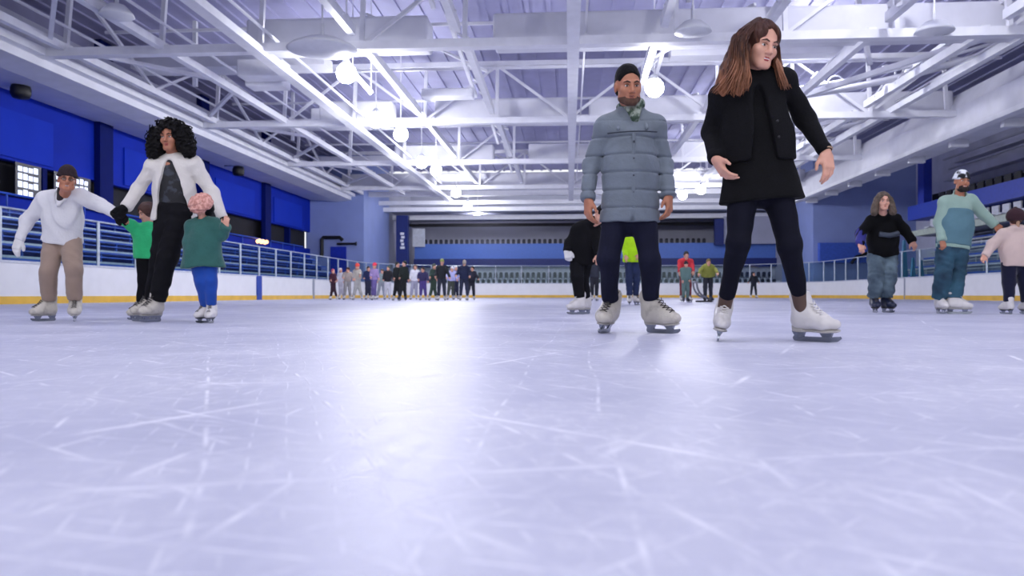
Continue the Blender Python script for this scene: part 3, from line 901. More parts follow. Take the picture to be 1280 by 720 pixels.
def skate(t, B, heading, lean, S, m_boot, m_sole, m_lace, m_blade, top=.25, fat=1.0, h=.006, side='l', pitch=0):
    hd = math.radians(heading)
    T = -FW * math.cos(hd) + RV * math.sin(hd)
    ln = math.radians(lean)
    W0 = nrm(RV - T * (RV @ T))
    U = nrm(UP * math.cos(ln) + W0 * math.sin(ln)); W = np.cross(U, T)
    B = B - 0
    q = lambda a, b, c: B + (T * a + W * b + U * c) * S
    s = Sdf(); F_ = fat
    s.cone(q(-.02, 0, .17), q(-.03, 0, top), .050 * S * F_, .056 * S * F_, k=.02, flat=(W, .86))
    s.cone(q(-.045, 0, .118), q(.09, 0, .112), .042 * S * F_, .043 * S * F_, k=.03)
    s.cone(q(-.04, 0, .13), q(-.03, 0, .18), .044 * S * F_, .046 * S * F_, k=.02)
    s.cone(q(.03, 0, .155), q(.09, 0, .120), .042 * S * F_, .040 * S * F_, k=.03)
    s.cone(q(.1, 0, .110), q(.155, .004, .102), .043 * S * F_, .034 * S * F_, k=.02, flat=(U, .85))
    s.cone(q(.035, 0, .175), q(.018, 0, top + .012), .022 * S, .026 * S, k=.02, flat=(T, .6))
    s.cut(q(0, 0, .072), -U, k=.006)
    s.disp.append(folds(.0025, 26, int(abs(B[0]) * 100)))
    # collar opening
    s.ell(q(-.012, 0, top + .035), np.array((.036, .032, .04)) * S * F_, (T, W, U), k=.008, op='s')
    o = sdf_obj(s, 'skate', m_boot, t, h)
    so = Sdf()
    so.cone(q(-.055, 0, .066), q(-.03, 0, .066), .033 * S, .033 * S, k=.01, flat=(U, .3))
    so.cone(q(-.03, 0, .066), q(.10, 0, .066), .024 * S, .036 * S, k=.01, flat=(U, .28))
    so.cone(q(.10, 0, .066), q(.158, 0, .066), .036 * S, .028 * S, k=.01, flat=(U, .3))
    so.box(q(-.052, 0, .085), np.array((.034, .030, .02)) * S, (T, W, U), rd=.01, k=.01)
    sdf_obj(so, 'sole', m_sole, o, h)
    b = MB()
    w = .0042 * S
    prof = [(-.098, .018), (-.09, .004), (-.06, 0), (.10, 0), (.165, .006), (.186, .022), (.182, .034), (.12, .028), (-.03, .028), (-.09, .032)]
    vs = [q(a, e, c) for e in (-w / S, w / S) for (a, c) in prof]; n = len(prof)
    b.add(vs, [(i, (i + 1) % n, n + (i + 1) % n, n + i) for i in range(n)] + [tuple(range(n))[::-1], tuple(range(n, 2 * n))])
    for a in (-.055, .105):
        b.add([q(a - .026, -.004, .026), q(a + .026, -.004, .026), q(a + .026, .004, .026), q(a - .026, .004, .026),
               q(a - .034, -.02, .064), q(a + .038, -.02, .064), q(a + .038, .02, .064), q(a - .034, .02, .064)],
              [(0, 3, 2, 1), (4, 5, 6, 7), (0, 1, 5, 4), (1, 2, 6, 5), (2, 3, 7, 6), (3, 0, 4, 7)])
    b.build('blade', m_blade, o)
    l = MB()
    pts = []
    path = [(.120, .156), (.098, .172), (.078, .186), (.066, .202), (.055, .220), (.046, .238)]
    path = [p for p in path if p[1] < top + .01]
    for i, (a, c) in enumerate(path[:-1]):
        e = 1 if i % 2 else -1
        a2, c2 = path[i + 1]
        for sg in (-1, 1):
            l.tube([q(a * F_ - .006, sg * .024, c - .010), q(a * F_ + .004, 0, c), q(a2 * F_ - .004, -sg * .024, c2 - .008)], .0032 * S, 5)
    l.build('laces', m_lace, o, smooth=True)
    return q(-.02, 0, .15), U

M_ivory = mat('white_skate_leather', (214, 210, 208), .38, var=.08, scale=14, bump=.12, bscale=40)
M_dirty = mat('scuffed_skate_leather', (196, 190, 180), .5, var=.22, scale=16, bump=.2, bscale=50, rgb2=(150, 144, 136), thresh=(.5, .78))
M_navyskate = mat('navy_skate_plastic', (24, 32, 58), .35)
M_blade = mat('steel_blade', (150, 155, 165), .25, .9)
M_solew = mat('skate_sole_pale', (176, 172, 168), .5)
M_soled = mat('skate_sole_dark', (48, 46, 50), .6)
M_lacew = mat('white_lace', (225, 222, 220), .7)
M_laced = mat('dark_lace', (70, 66, 66), .7)
SK = {'ivory': (M_ivory, M_solew, M_lacew), 'dirty': (M_dirty, M_solew, M_laced), 'navy': (M_navyskate, M_soled, M_laced), 'white_dark': (M_ivory, M_soled, M_laced)}

class Fig:
    """a skater: joints given in pixels plus a depth offset, resolved to 3-D"""
    def __init__(s, d, S, label, J, feet, skin='fair', yaw=0, back=False, h=.008, group=None):
        s.d = d; s.S = S; s.h = h; s.skin = skin; s.J = {}; s.back = back
        for k, v in J.items():
            s.J[k] = P(v[0], v[1], d + (v[2] if len(v) > 2 else 0))
        hc = (s.J['lhip'] + s.J['rhip']) / 2
        s.t = empty('person', (hc[0], hc[1], 0)); tag(s.t, label, 'person', group)
        s.feet = feet
        sd = nrm(s.J['rs'] - s.J['ls']); up = nrm((s.J['rs'] + s.J['ls']) / 2 - hc)
        fr = nrm(np.cross(up, sd) * -1)
        if fr @ FW > 0: fr = -fr
        if back: fr = -fr
        s.side, s.front, s.up = sd, fr, up
        s.pel = hc; s.sh = (s.J['ls'] + s.J['rs']) / 2
    def at(s, f): return s.pel + (s.sh - s.pel) * f
    def skates(s, kind, top=.25, fat=1.0):
        s.ank = {}; s.kind = kind
        a, b, c = SK[kind]
        for k, (px, dd, hd, ln) in s.feet.items():
            B = G(px, s.d + dd)
            s.ank[k], s.sU = skate(s.t, B, hd, ln, s.S, a, b, c, M_blade, top, fat, max(.006, s.h * .8))
        s.btop = top
    def body(s, hands=('l', 'r'), headfr=None, ears=True, male=False, curl=.5, hN=None, hT=None):
        b = Sdf(); J = s.J; S = s.S
        s.hf = headfr or rot_frame(0, 0, 0)
        head_sdf(b, J['head'], s.hf, S, ears, male)
        sd, f, u = s.hf
        b.cone(J['neck'] - s.up * .03, J['head'] - u * .06 * S - f * .02 * S, .055 * S, .05 * S, k=.02)
        b.cone(J['ls'], J['rs'], .05 * S, .05 * S, k=.05)
        b.cone(s.at(.82), s.at(.45), .125 * S, .11 * S, k=.05, flat=(s.front, .62))
        b.cone(s.at(.4), s.at(.02), .11 * S, .125 * S, k=.05, flat=(s.front, .68))
        for k in 'lr':
            b.cone(J[k + 's'], J[k + 'e'], .042 * S, .034 * S, k=.03)
            b.cone(J[k + 'e'], J[k + 'w'], .034 * S, .024 * S, k=.02)
            b.cone(J[k + 'hip'], J[k + 'k'], .072 * S, .050 * S, k=.04)
            b.cone(J[k + 'k'], s.ank[k], .048 * S, .033 * S, k=.03)
            foot = s.feet[k]; hd = math.radians(foot[2]); T = -FW * math.cos(hd) + RV * math.sin(hd)
            b.cone(s.ank[k] - UP * .03 * S, s.ank[k] + T * .13 * S - UP * .045 * S, .03 * S, .022 * S, k=.03)
            N = (hN or {}).get(k, s.front * -1 if True else None); Tt = (hT or {}).get(k, s.side * (-1 if k == 'r' else 1))
            if k in hands: hand(b, J[k + 'w'], J[k + 'h'], N, Tt, S, curl)
            else: hand(b, J[k + 'w'], J[k + 'h'], N, Tt, S * .93, curl)
        s.hNT = (hN, hT)
        return sdf_obj(b, 'body', skin_mat(s.skin), s.t, s.h)
    def gloves(s, m, ks=('l', 'r'), curl=.5, thick=.006):
        hN, hT = s.hNT
        for k in ks:
            g = Sdf(); J = s.J
            N = (hN or {}).get(k, -s.front); Tt = (hT or {}).get(k, s.side * (-1 if k == 'r' else 1))
            hand(g, J[k + 'w'], J[k + 'h'], N, Tt, s.S, curl, thick)
            D = nrm(J[k + 'h'] - J[k + 'w'])
            g.cone(J[k + 'w'] - D * .04 * s.S, J[k + 'w'], .031 * s.S, .031 * s.S, k=.015)
            sdf_obj(g, 'glove', m, s.t, max(.006, s.h * .8))
    def trousers(s, m, rt=.095, rk=.068, ra=.055, end=.14, name='trousers', fold=.006, waist=.135, flare=0):
        g = Sdf(); J = s.J; S = s.S
        g.cone(s.at(.12), s.at(-.02), waist * S, (waist + .012) * S, k=.03, flat=(s.front, .68))
        for k in 'lr':
            dn = nrm(J[k + 'k'] - s.ank[k])
            e = s.ank[k] + dn * (end * S)
            l = Sdf()
            l.cone(J[k + 'hip'], J[k + 'k'], rt * S, rk * S, k=.035)
            l.cone(J[k + 'k'], e, rk * S, ra * S, k=.025)
            l.cut(e - dn * ra * S * .25, -dn, k=.006)
            g.merge(l, k=.02)
        g.disp.append(folds(fold, 13, int(s.d * 10), (1, 1, 1.5)))
        return sdf_obj(g, name, m, s.t, s.h)
    def top(s, m, chest=.175, waist=.15, hem=.17, hemf=-.1, flat=.66, ru=.062, re=.055, rw=.042, name='jacket', fold=.006, quilt=0, open_front=None,
            collar=0, hood=0, shoulder=.065, cuff=1, h=None, sleeve_end=1.0, hem_at=None, arms='lr', bulge=0):
        g = Sdf(); J = s.J; S = s.S
        fl = (s.front, flat)
        L = lambda f: s.at(f)
        hp = L(hemf)
        g.cone(L(.80), L(.5), (chest - .02) * S, waist * S, k=.06, flat=fl)
        g.cone(L(.5), hp, waist * S, hem * S, k=.06, flat=fl)
        if bulge: g.ell(L(.3) + s.front * .06, np.array((.17, .14, .17)) * S * bulge, (s.side, s.front, s.up), k=.05)
        g.cut(hp, -s.up, k=.012)
        g.cone(J['ls'], J['rs'], shoulder * S, shoulder * S, k=.06, flat=(s.front, .9))
        g.cone(J['ls'] + s.up * .005, J['neck'], shoulder * S * .8, .058 * S, k=.05)
        g.cone(J['rs'] + s.up * .005, J['neck'], shoulder * S * .8, .058 * S, k=.05)
        if open_front:
            for (fa, xa, ra_, fb, xb, rb_) in open_front:
                a = L(fa) + s.side * xa * S + s.front * .16 * S; b = L(fb) + s.side * xb * S + s.front * .16 * S
                g.cone(a, b, ra_ * S, rb_ * S, k=.012, flat=(s.front, 2.2), op='s')
        for k in arms:
            w = J[k + 'e'] + (J[k + 'w'] - J[k + 'e']) * sleeve_end
            l = Sdf()
            l.cone(J[k + 's'], J[k + 'e'], ru * S, re * S, k=.03)
            l.cone(J[k + 'e'], w, re * S, rw * S, k=.03)
            D = nrm(J[k + 'w'] - J[k + 'e'])
            if cuff: l.cone(w - D * .012 * S, w - D * .012 * S, (rw + .004) * S, (rw + .004) * S, k=.01)
            l.cut(w + D * rw * .35 * S, D, k=.006)
            g.merge(l, k=.022)
        if collar:
            g.cone(J['neck'] - s.up * .02 * S, J['neck'] + s.up * collar * S, .082 * S, .074 * S, k=.03, flat=(s.front, .95))
            g.cone(J['neck'] + s.up * .01 + s.front * .01, J['neck'] + s.up * (collar + .08) * S + s.front * .02 * S, .058 * S, .064 * S, k=.008, op='s')
            g.cut(J['neck'] + s.up * (collar + .045) * S, s.up, k=.01) if False else None
        if hood:
            g.cone(J['neck'] - s.front * .06 * S - s.side * .07 * S, J['neck'] - s.front * .06 * S + s.side * .07 * S, .055 * S, .055 * S, k=.03)
        g.disp.append(folds(fold, 11, int(s.d * 7) + 3))
        if quilt:
            pel = s.pel.astype(f32); up = s.up.astype(f32); sp = quilt
            def qf(p):
                z = (p - pel) @ up
                fr_ = np.abs(((z / sp) % 1) - .5)
                return (np.where(z < float(np.linalg.norm(s.sh - s.pel)) * 1.06, .010, .0) * np.exp(-((.5 - fr_) * sp / .0065) ** 2)).astype(f32)
            g.disp.append(qf)
        return sdf_obj(g, name, m, s.t, h or s.h)
    def hq(s, x, y, z):
        sd, f, u = s.hf
        return s.J['head'] + (sd * x + f * y + u * z) * s.S
    def face(s, **k): face_parts(s.t, s.J['head'], s.hf, s.S, **k)
    def hair_short(s, m, name='hair', thick=.012, top_=.0):
        g = Sdf(); A = s.hf; S = s.S
        g.ell(s.hq(0, -.016, .042 + top_), np.array((.076 + thick * .35, .098 + thick * .7, .086 + thick)) * S, A, k=.01)
        g.ell(s.hq(0, -.045, .0), np.array((.077 + thick * .1, .070, .085)) * S, A, k=.01)
        g.ell(s.hq(0, .095, -.052), np.array((.090, .080, .135)) * S, A, k=.012, op='s')
        g.cut(s.hq(0, 0, -.055), -A[2], k=.01)
        g.disp.append(folds(.002, 90, 5))
        return sdf_obj(g, name, m, s.t, max(.005, s.h * .8))
    def beanie(s, m, name='beanie', low=.03, tall=.03):
        g = Sdf(); A = s.hf; S = s.S
        g.ell(s.hq(0, -.016, .045 + tall * .4), np.array((.089, .108, .09 + tall)) * S, A, k=.01)
        g.cut(s.hq(0, .03, low), -(A[2] + A[1] * .18), k=.008)
        g.cone(s.hq(0, -.014, low + .014), s.hq(0, -.014, low + .02), .1 * S, .1 * S, k=.01, flat=(A[2], .22))
        g.cut(s.hq(0, .03, low - .014), -(A[2] + A[1] * .1), k=.008)
        def rib(p):
            a = np.arctan2((p - s.J['head'].astype(f32)) @ A[0].astype(f32), (p - s.J['head'].astype(f32)) @ A[1].astype(f32))
            return (.0016 * np.sin(a * 40)).astype(f32)
        g.disp.append(rib)
        return sdf_obj(g, name, m, s.t, max(.006, s.h * .8))

def axes3(n):
    n = nrm(np.array(n)); a = nrm(np.cross(n, [0.3, 1, 0.1])); b = np.cross(n, a)
    return (a, b, n)
# ================================================================== the skaters
def fabric(name, rgb, var=.12, bump=.25, bs=120, rough=.85, sheen=.2, scale=8, **k):
    return mat(name, rgb, rough, var=var, bump=bump, bscale=bs, sheen=sheen, scale=scale, spec=.2, **k)
M_blackcoat = fabric('black_wool', (10, 10, 15), sheen=0)
M_blackknit = fabric('black_knit', (6, 6, 10), bump=.4, bs=200, sheen=0)
M_navyleg = fabric('navy_legging', (9, 10, 26), bump=.1, sheen=0)
def ombre(name, top_c, tip_c, z0, z1):
    m = mat(name, top_c, .45, spec=.25, var=.35, scale=34, stretch=(1, 1, .07), bump=.5, bscale=120)
    nt = m.node_tree; b = nt.nodes['Principled BSDF']
    src = b.inputs['Base Color'].links[0].from_socket
    tc = nt.nodes.new('ShaderNodeTexCoord'); sx = nt.nodes.new('ShaderNodeSeparateXYZ'); nt.links.new(tc.outputs['Object'], sx.inputs[0])
    n = nt.nodes.new('ShaderNodeTexNoise'); n.inputs['Scale'].default_value = 34
    mp = nt.nodes.new('ShaderNodeMapping'); mp.inputs['Scale'].default_value = (1.6, 1.6, .06); nt.links.new(tc.outputs['Object'], mp.inputs[0]); nt.links.new(mp.outputs[0], n.inputs['Vector'])
    ad = nt.nodes.new('ShaderNodeMath'); ad.operation = 'MULTIPLY_ADD'; nt.links.new(n.outputs['Fac'], ad.inputs[0]); ad.inputs[1].default_value = -.55; nt.links.new(sx.outputs['Z'], ad.inputs[2])
    mr = nt.nodes.new('ShaderNodeMapRange'); nt.links.new(ad.outputs[0], mr.inputs[0]); mr.inputs[1].default_value = z0 - .275; mr.inputs[2].default_value = z1 - .275
    mr.inputs[3].default_value = 1; mr.inputs[4].default_value = 0
    mx = nt.nodes.new('ShaderNodeMix'); mx.data_type = 'RGBA'; nt.links.new(mr.outputs[0], mx.inputs['Factor']); nt.links.new(src, mx.inputs['A']); mx.inputs['B'].default_value = (*lin(tip_c), 1)
    nt.links.new(mx.outputs['Result'], b.inputs['Base Color'])
    return m
M_brownhair = ombre('brown_hair', (66, 38, 30), (158, 104, 74), 1.24, 1.50)
M_copper = mat('copper_hair', (142, 92, 66), .42, var=.3, scale=30, stretch=(1, 1, .1))
M_black_hair = mat('black_hair', (10, 8, 10), .65, var=.3, scale=40, bump=.3, bscale=70, spec=.15)

def strands(t, guides, m, n=60, r=.0035, jit=.02, seed=1, name='hair_strands', wave=.006):
    rr = random.Random(seed); mb = MB()
    for i in range(n):
        k = rr.random() * (len(guides) - 1); a = int(k); fr = k - a
        g = [guides[a][j] * (1 - fr) + guides[a + 1][j] * fr for j in range(len(guides[a]))]
        off = np.array([rr.gauss(0, jit), rr.gauss(0, jit * .6), 0])
        pts = []; ph = rr.random() * 6
        m_ = len(g); e = rr.uniform(.82, 1.04)
        for s_ in range(9):
            u = s_ / 8 * (m_ - 1) * min(1, e); j = min(int(u), m_ - 2); v = u - j
            # smooth interpolation
            p0 = g[max(j - 1, 0)]; p1 = g[j]; p2 = g[j + 1]; p3 = g[min(j + 2, m_ - 1)]
            p = .5 * ((2 * p1) + (-p0 + p2) * v + (2 * p0 - 5 * p1 + 4 * p2 - p3) * v * v + (-p0 + 3 * p1 - 3 * p2 + p3) * v ** 3)
            pts.append(p + off * (.3 + .7 * s_ / 8) + np.array([math.sin(ph + s_ * .9), math.cos(ph + s_ * .7), 0]) * wave * s_ / 8)
        mb.tube(pts, [r * (1.1 - .9 * (s_ / 8) ** 2) for s_ in range(9)], 4, cap=False)
    return mb.build(name, m, t, smooth=True)

# ---- 1 tall woman in black -------------------------------------------------
w1 = Fig(4.15, .95, 'tall woman with long brown hair in black jacket and leggings and white skates',
         dict(head=(951, 58, -.06), neck=(941, 96, .02), ls=(901, 121), rs=(980, 101), le=(889, 166, .09), lw=(895, 200, -.05), lh=(911, 227, -.12),
              re=(1006, 148, .06), rw=(1033, 191, -.04), rh=(1039, 231, -.08), lhip=(931, 224), rhip=(969, 224), lk=(923, 303, -.06), rk=(987, 308, -.06)),
         dict(l=(897, .22, -14, 11), r=(1012, .10, 42, -14)), skin='fair', h=.006)
w1.skates('ivory', top=.26)
hf1 = rot_frame(16, 13, 8)
w1.body(headfr=hf1, ears=False, curl=.42, hN={'l': nrm(RV * .8 + FW * .6), 'r': nrm(-RV * .5 + FW)}, hT={'l': nrm(-FW + UP * .3), 'r': nrm(-RV - FW * .4)})
w1.trousers(M_navyleg, rt=.090, rk=.062, ra=.043, end=.145, name='leggings', fold=.003, waist=.14)
g = Sdf()
for k in 'lr':
    g = Sdf(); v = w1.J[k + 'k'] - w1.ank[k]; g.cone(w1.ank[k] + v * .05, w1.ank[k] + v * .5, .036, .040, k=.01)
    sdf_obj(g, 'tights', mat('brown_tights', (92, 70, 60), .7), w1.t, .007)
# cropped flesh/tan ankle is skin; dress under the jacket
w1.top(M_blackknit, chest=.165, waist=.15, hem=.236, hemf=-.25, flat=.6, name='tunic', arms='', shoulder=.05, fold=.005)
w1.top(M_blackcoat, chest=.195, waist=.18, hem=.205, hemf=.18, flat=.66, ru=.064, re=.053, rw=.040, name='jacket', open_front=[(.95, .0, .035, .1, -.0, .075)], sleeve_end=.93, fold=.006)
w1.face(brow=(70, 46, 36), lips=(178, 70, 74), iris=(60, 44, 34), open_mouth=True)
# hair: cap plus falling curtains
g = Sdf(); A = hf1; S1 = .95
q = w1.hq
g.ell(q(0, -.018, .045), np.array((.092, .112, .096)) * S1, A, k=.01)
g.ell(q(0, -.05, -.01), np.array((.096, .08, .11)) * S1, A, k=.03)
d0 = 4.15
for a, b, c, ra, rb, rc in (((931, 50, -.05), (921, 82, -.08), (904, 113, -.06), .034, .038, .028), ((925, 52, .03), (912, 90, .03), (899, 114, .03), .045, .05, .03),
                            ((934, 60, -.10), (929, 92, -.13), (924, 116, -.13), .016, .026, .016), ((935, 60, .08), (925, 95, .10), (917, 118, .10), .06, .06, .035),
                            ((966, 55, -.01), (971, 84, -.03), (977, 108, -.04), .016, .024, .017), ((960, 60, .06), (968, 90, .06), (973, 112, .05), .035, .035, .02),
                            ((950, 60, .1), (946, 95, .12), (942, 118, .12), .07, .06, .03)):
    pa, pb, pc = [P(x[0], x[1], d0 + x[2]) for x in (a, b, c)]
    g.cone(pa, pb, ra, rb, k=.03); g.cone(pb, pc, rb, rc, k=.02)
g.ell(q(.008, .104, .0), np.array((.051, .078, .104)) * S1, A, k=.018, op='s')
def strandf(p):
    v = (p - w1.J['head'].astype(f32)); a = v @ RV.astype(f32); b = v @ FW.astype(f32); z = v[:, 2]
    k = a * 1.0 + b * .6 + .12 * z
    return (.0035 * np.sin(k * 190 + 3 * np.sin(z * 9)) + .003 * np.sin(k * 90 + 1.3 + 2 * np.sin(z * 7 + 1))).astype(f32)
g.disp.append(strandf)
hair1 = sdf_obj(g, 'hair', M_brownhair, w1.t, .005); hair1['label'] = 'long dark brown hair with caramel tips'
def gp(*l): return [P(x, y, d0 + z) for x, y, z in l]
strands(hair1, [gp((949, 22, -.06), (921, 45, -.1), (913, 85, -.09), (889, 118, -.06)), gp((950, 22, -.08), (924, 46, -.11), (921, 85, -.12), (905, 118, -.10)),
                gp((951, 23, -.1), (928, 49, -.13), (926, 88, -.15), (922, 122, -.15)), gp((951, 24, -.1), (931, 52, -.13), (931, 84, -.16), (930, 114, -.16))], M_brownhair, 110, .0034, .012, 3)
strands(hair1, [gp((956, 23, -.08), (966, 42, -.08), (969, 78, -.06), (976, 112, -.08)), gp((955, 23, -.06), (969, 45, -.04), (975, 80, -.04), (986, 112, -.07))], M_brownhair, 50, .0032, .008, 4)
strands(hair1, [gp((920, 70, -.12), (912, 92, -.11), (890, 116, -.10)), gp((926, 72, -.14), (920, 96, -.14), (908, 118, -.13)), gp((931, 74, -.15), (927, 96, -.16), (923, 121, -.16)),
                gp((934, 78, -.15), (937, 96, -.16), (934, 112, -.16))], M_copper, 34, .0036, .008, 5, name='highlight_strands')
strands(hair1, [gp((969, 78, -.10), (974, 94, -.10), (979, 113, -.10)), gp((972, 72, -.08), (980, 90, -.10), (988, 112, -.10))], M_copper, 16, .0034, .006, 6, name='highlight_strands')
# bracelet / sleeve edge
D = nrm(w1.J['rh'] - w1.J['rw']); c = w1.J['rw'] - D * .02
ax = axes3(D)
MB().tube([c + (ax[0] * math.cos(a) + ax[1] * math.sin(a)) * .031 for a in np.linspace(0, 2 * math.pi, 18)], .004, 6).build('bracelet', mat('gold_bracelet', (190, 160, 130), .3, .6), w1.t, smooth=True)
for z in (.55, .38):
    MB().sphere(w1.at(z) + w1.side * .075 + w1.front * .118, (.008, .005, .008), 8, (w1.side, w1.front, w1.up)).build('button', M_black, w1.t, smooth=True)

# ---- 2 man in grey quilted jacket ---------------------------------------------
m1 = Fig(5.1, 1.0, 'man in grey quilted jacket, green scarf and dark trousers, skating in scuffed white skates',
         dict(head=(785, 108, -.05), neck=(788, 140, .03), ls=(757, 160), rs=(819, 158), le=(739, 207, .05), lw=(735, 250, -.04), lh=(735, 286, -.08),
              re=(830, 205, .05), rw=(836, 246, -.04), rh=(837, 280, -.10), lhip=(771, 262), rhip=(803, 262), lk=(761, 325, -.08), rk=(812, 325, -.08)),
         dict(l=(757, .12, -22, 10), r=(823, .08, 38, -14)), skin='tan', h=.0065)
m1.skates('dirty', top=.235, fat=1.25)
hf2 = rot_frame(7, 12, -2)
m1.body(headfr=hf2, male=True, curl=.5, hN={'l': nrm(RV * .7 + FW), 'r': nrm(-RV * .8 + FW * .6)}, hT={'l': nrm(-FW + RV * .4), 'r': nrm(-FW - RV * .6)})
m1.trousers(fabric('dark_navy_trousers', (20, 22, 42), bump=.15, sheen=0), rt=.088, rk=.068, ra=.052, end=.10, fold=.006, waist=.15)
M_quilt = fabric('grey_quilted_nylon', (110, 119, 130), rough=.6, bump=.2, bs=40, sheen=.1, scale=10, var=.10)
m1.top(M_quilt, chest=.176, waist=.170, hem=.194, hemf=-.16, flat=.74, ru=.064, re=.055, rw=.046, name='quilted_jacket', quilt=.112, collar=.02, shoulder=.070, fold=.005, sleeve_end=.95,
       open_front=[(-.02, 0.0, .004, -.25, 0.0, .035)])
# jacket yoke, zip placket, buttons, collar wings
def on_front(fig, f, x, out):   # point on the front of the torso
    return fig.at(f) + fig.side * x + fig.front * out
pl = Sdf()
pl.cone(on_front(m1, .86, .004, .124), on_front(m1, .45, .004, .126), .013, .013, k=.01, flat=(m1.front, .5)); pl.cone(on_front(m1, .45, .004, .126), on_front(m1, -.0, .004, .134), .013, .013, k=.01, flat=(m1.front, .5))
jk = sdf_obj(pl, 'placket', M_quilt, m1.t, .006)
for f in (.78, .58, .38, .18, .02):
    MB().sphere(on_front(m1, f, .004, .133), (.008, .005, .008), 8, (m1.side, m1.front, m1.up)).build('button', mat('dark_snap', (60, 64, 74), .3, .5), m1.t, smooth=True)
cl = Sdf()
for e in (-1, 1):
    cl.cone(m1.J['neck'] + m1.side * .06 * e + m1.up * .03, on_front(m1, .95, .09 * e, .085), .024, .014, k=.03, flat=(m1.front, .7))
cl.disp.append(folds(.002, 20, 4))
sdf_obj(cl, 'collar', M_quilt, m1.t, .006)
MB().tube([on_front(m1, .90, x, .130 - abs(x) ** 2 * 1.9) for x in np.linspace(-.155, .155, 9)], .0045, 6).build('yoke_seam', mat('dark_seam', (48, 54, 66), .8), m1.t, smooth=True)
M_scarf = mat('green_check_scarf', (52, 72, 58), .8, scale=26, rgb2=(150, 160, 150), thresh=(.45, .58), bump=.3, bscale=60)
sc = Sdf(); nk = m1.J['neck']
sc.cone(nk + m1.up * .03 - m1.side * .03, nk + m1.up * .03 + m1.side * .03, .066, .066, k=.03, flat=(m1.up, .6))
sc.cone(nk + m1.up * .02 - m1.side * .03 + m1.front * .05, nk - m1.up * .06 + m1.side * .005 + m1.front * .100, .030, .02, k=.02)
sc.cone(nk + m1.up * .045 + m1.side * .045 + m1.front * .05, nk - m1.up * .07 + m1.side * .012 + m1.front * .098, .03, .026, k=.02)
sc.disp.append(folds(.008, 30, 9))
sdf_obj(sc, 'scarf', M_scarf, m1.t, .006)
m1.hair_short(M_black_hair, thick=.006, top_=.008)
bd = Sdf()
bd.cone(m1.hq(-.018, .072, -.097), m1.hq(.018, .072, -.097), .0255, .0255, k=.03)
for e in (-1, 1): bd.cone(m1.hq(e * .048, .034, -.078), m1.hq(e * .060, .0, -.03), .024, .012, k=.03)
bd.ell(m1.hq(0, .024, -.04), (.0655, .0705, .0805), hf2, k=.02)
bd.cut(m1.hq(0, .10, -.052), hf2[2] * 1 - hf2[1] * .2, k=.006)
bd.ell(m1.hq(0, .11, -.066), (.026, .03, .012), hf2, k=.006, op='s')
sdf_obj(bd, 'beard', mat('stubble_brown', (86, 58, 46), .8, var=.2, scale=60, bump=.3, bscale=200), m1.t, .005)
m1.face(brow=(24, 18, 16), lips=(140, 84, 74), iris=(36, 24, 18))

# ---- 3 curly haired woman, white jacket ------------------------------------------
w2 = Fig(7.35, 1.02, 'woman with big black curly hair in open white jacket over black clothes',
         dict(head=(213, 172, -.06), neck=(216, 198, .0), ls=(192, 208), rs=(243, 206), le=(173, 236, .03), lw=(157, 259, -.10), lh=(145, 275, -.14),
              re=(265, 240, .05), rw=(279, 274, -.05), rh=(281, 294, -.08), lhip=(210, 270, .05), rhip=(226, 270), lk=(201, 322, .0), rk=(209, 322, -.10)),
         dict(l=(186, .12, -28, 4), r=(192, -.12, -12, 4)), skin='brown', h=.008)
w2.skates('dirty', top=.25, fat=1.25)
hf3 = rot_frame(-2, 6, -2)
w2.body(hands=(), headfr=hf3, ears=False, curl=.9, hT={'l': nrm(-FW + UP * .5), 'r': nrm(-FW)})
w2.gloves(fabric('black_glove', (16, 16, 20), sheen=0), curl=1.0, thick=.008)
w2.trousers(fabric('black_trousers', (12, 12, 18), bump=.12, sheen=0), rt=.118, rk=.088, ra=.074, end=.06, fold=.008, waist=.165)
w2.top(mat('black_patterned_shirt', (14, 14, 20), .7, scale=16, rgb2=(48, 52, 64), thresh=(.5, .6)), chest=.165, waist=.148, hem=.17, hemf=-.02, flat=.62, name='shirt', arms='', shoulder=.045, h=.008)
M_cream = fabric('cream_white_fleece', (214, 209, 204), var=.05, bump=.3, bs=70)
w2.top(M_cream, chest=.190, waist=.176, hem=.205, hemf=-.10, flat=.72, ru=.070, re=.060, rw=.047, name='jacket', sleeve_end=.96, shoulder=.070, fold=.009,
       open_front=[(1.02, -.01, .05, .6, .0, .095), (.6, .0, .095, -.1, .03, .155)])
w2.face(brow=(20, 14, 12), lips=(150, 66, 64), iris=(30, 20, 16))
g = Sdf(); q = w2.hq; rr = random.Random(11)
g.ell(q(0, -.03, .055), (.125, .13, .12), hf3, k=.02)
for e in (-1, 1):
    g.ell(q(e * .115, -.01, -.01), (.085, .095, .12), hf3, k=.03)
    g.ell(q(e * .145, -.0, -.085), (.080, .08, .085), hf3, k=.03)
    g.ell(q(e * .165, .01, -.14), (.05, .06, .05), hf3, k=.03)
g.ell(q(0, -.08, -.06), (.15, .08, .14), hf3, k=.03)
g.ell(q(.0, .11, -.02), (.054, .12, .105), hf3, k=.012, op='s')
g.disp.append(folds(.014, 46, 21, (1, 1, 1))); g.disp.append(folds(.007, 100, 22, (1, 1, 1)))
hair3 = sdf_obj(g, 'hair', M_black_hair, w2.t, .008)
mb = MB()
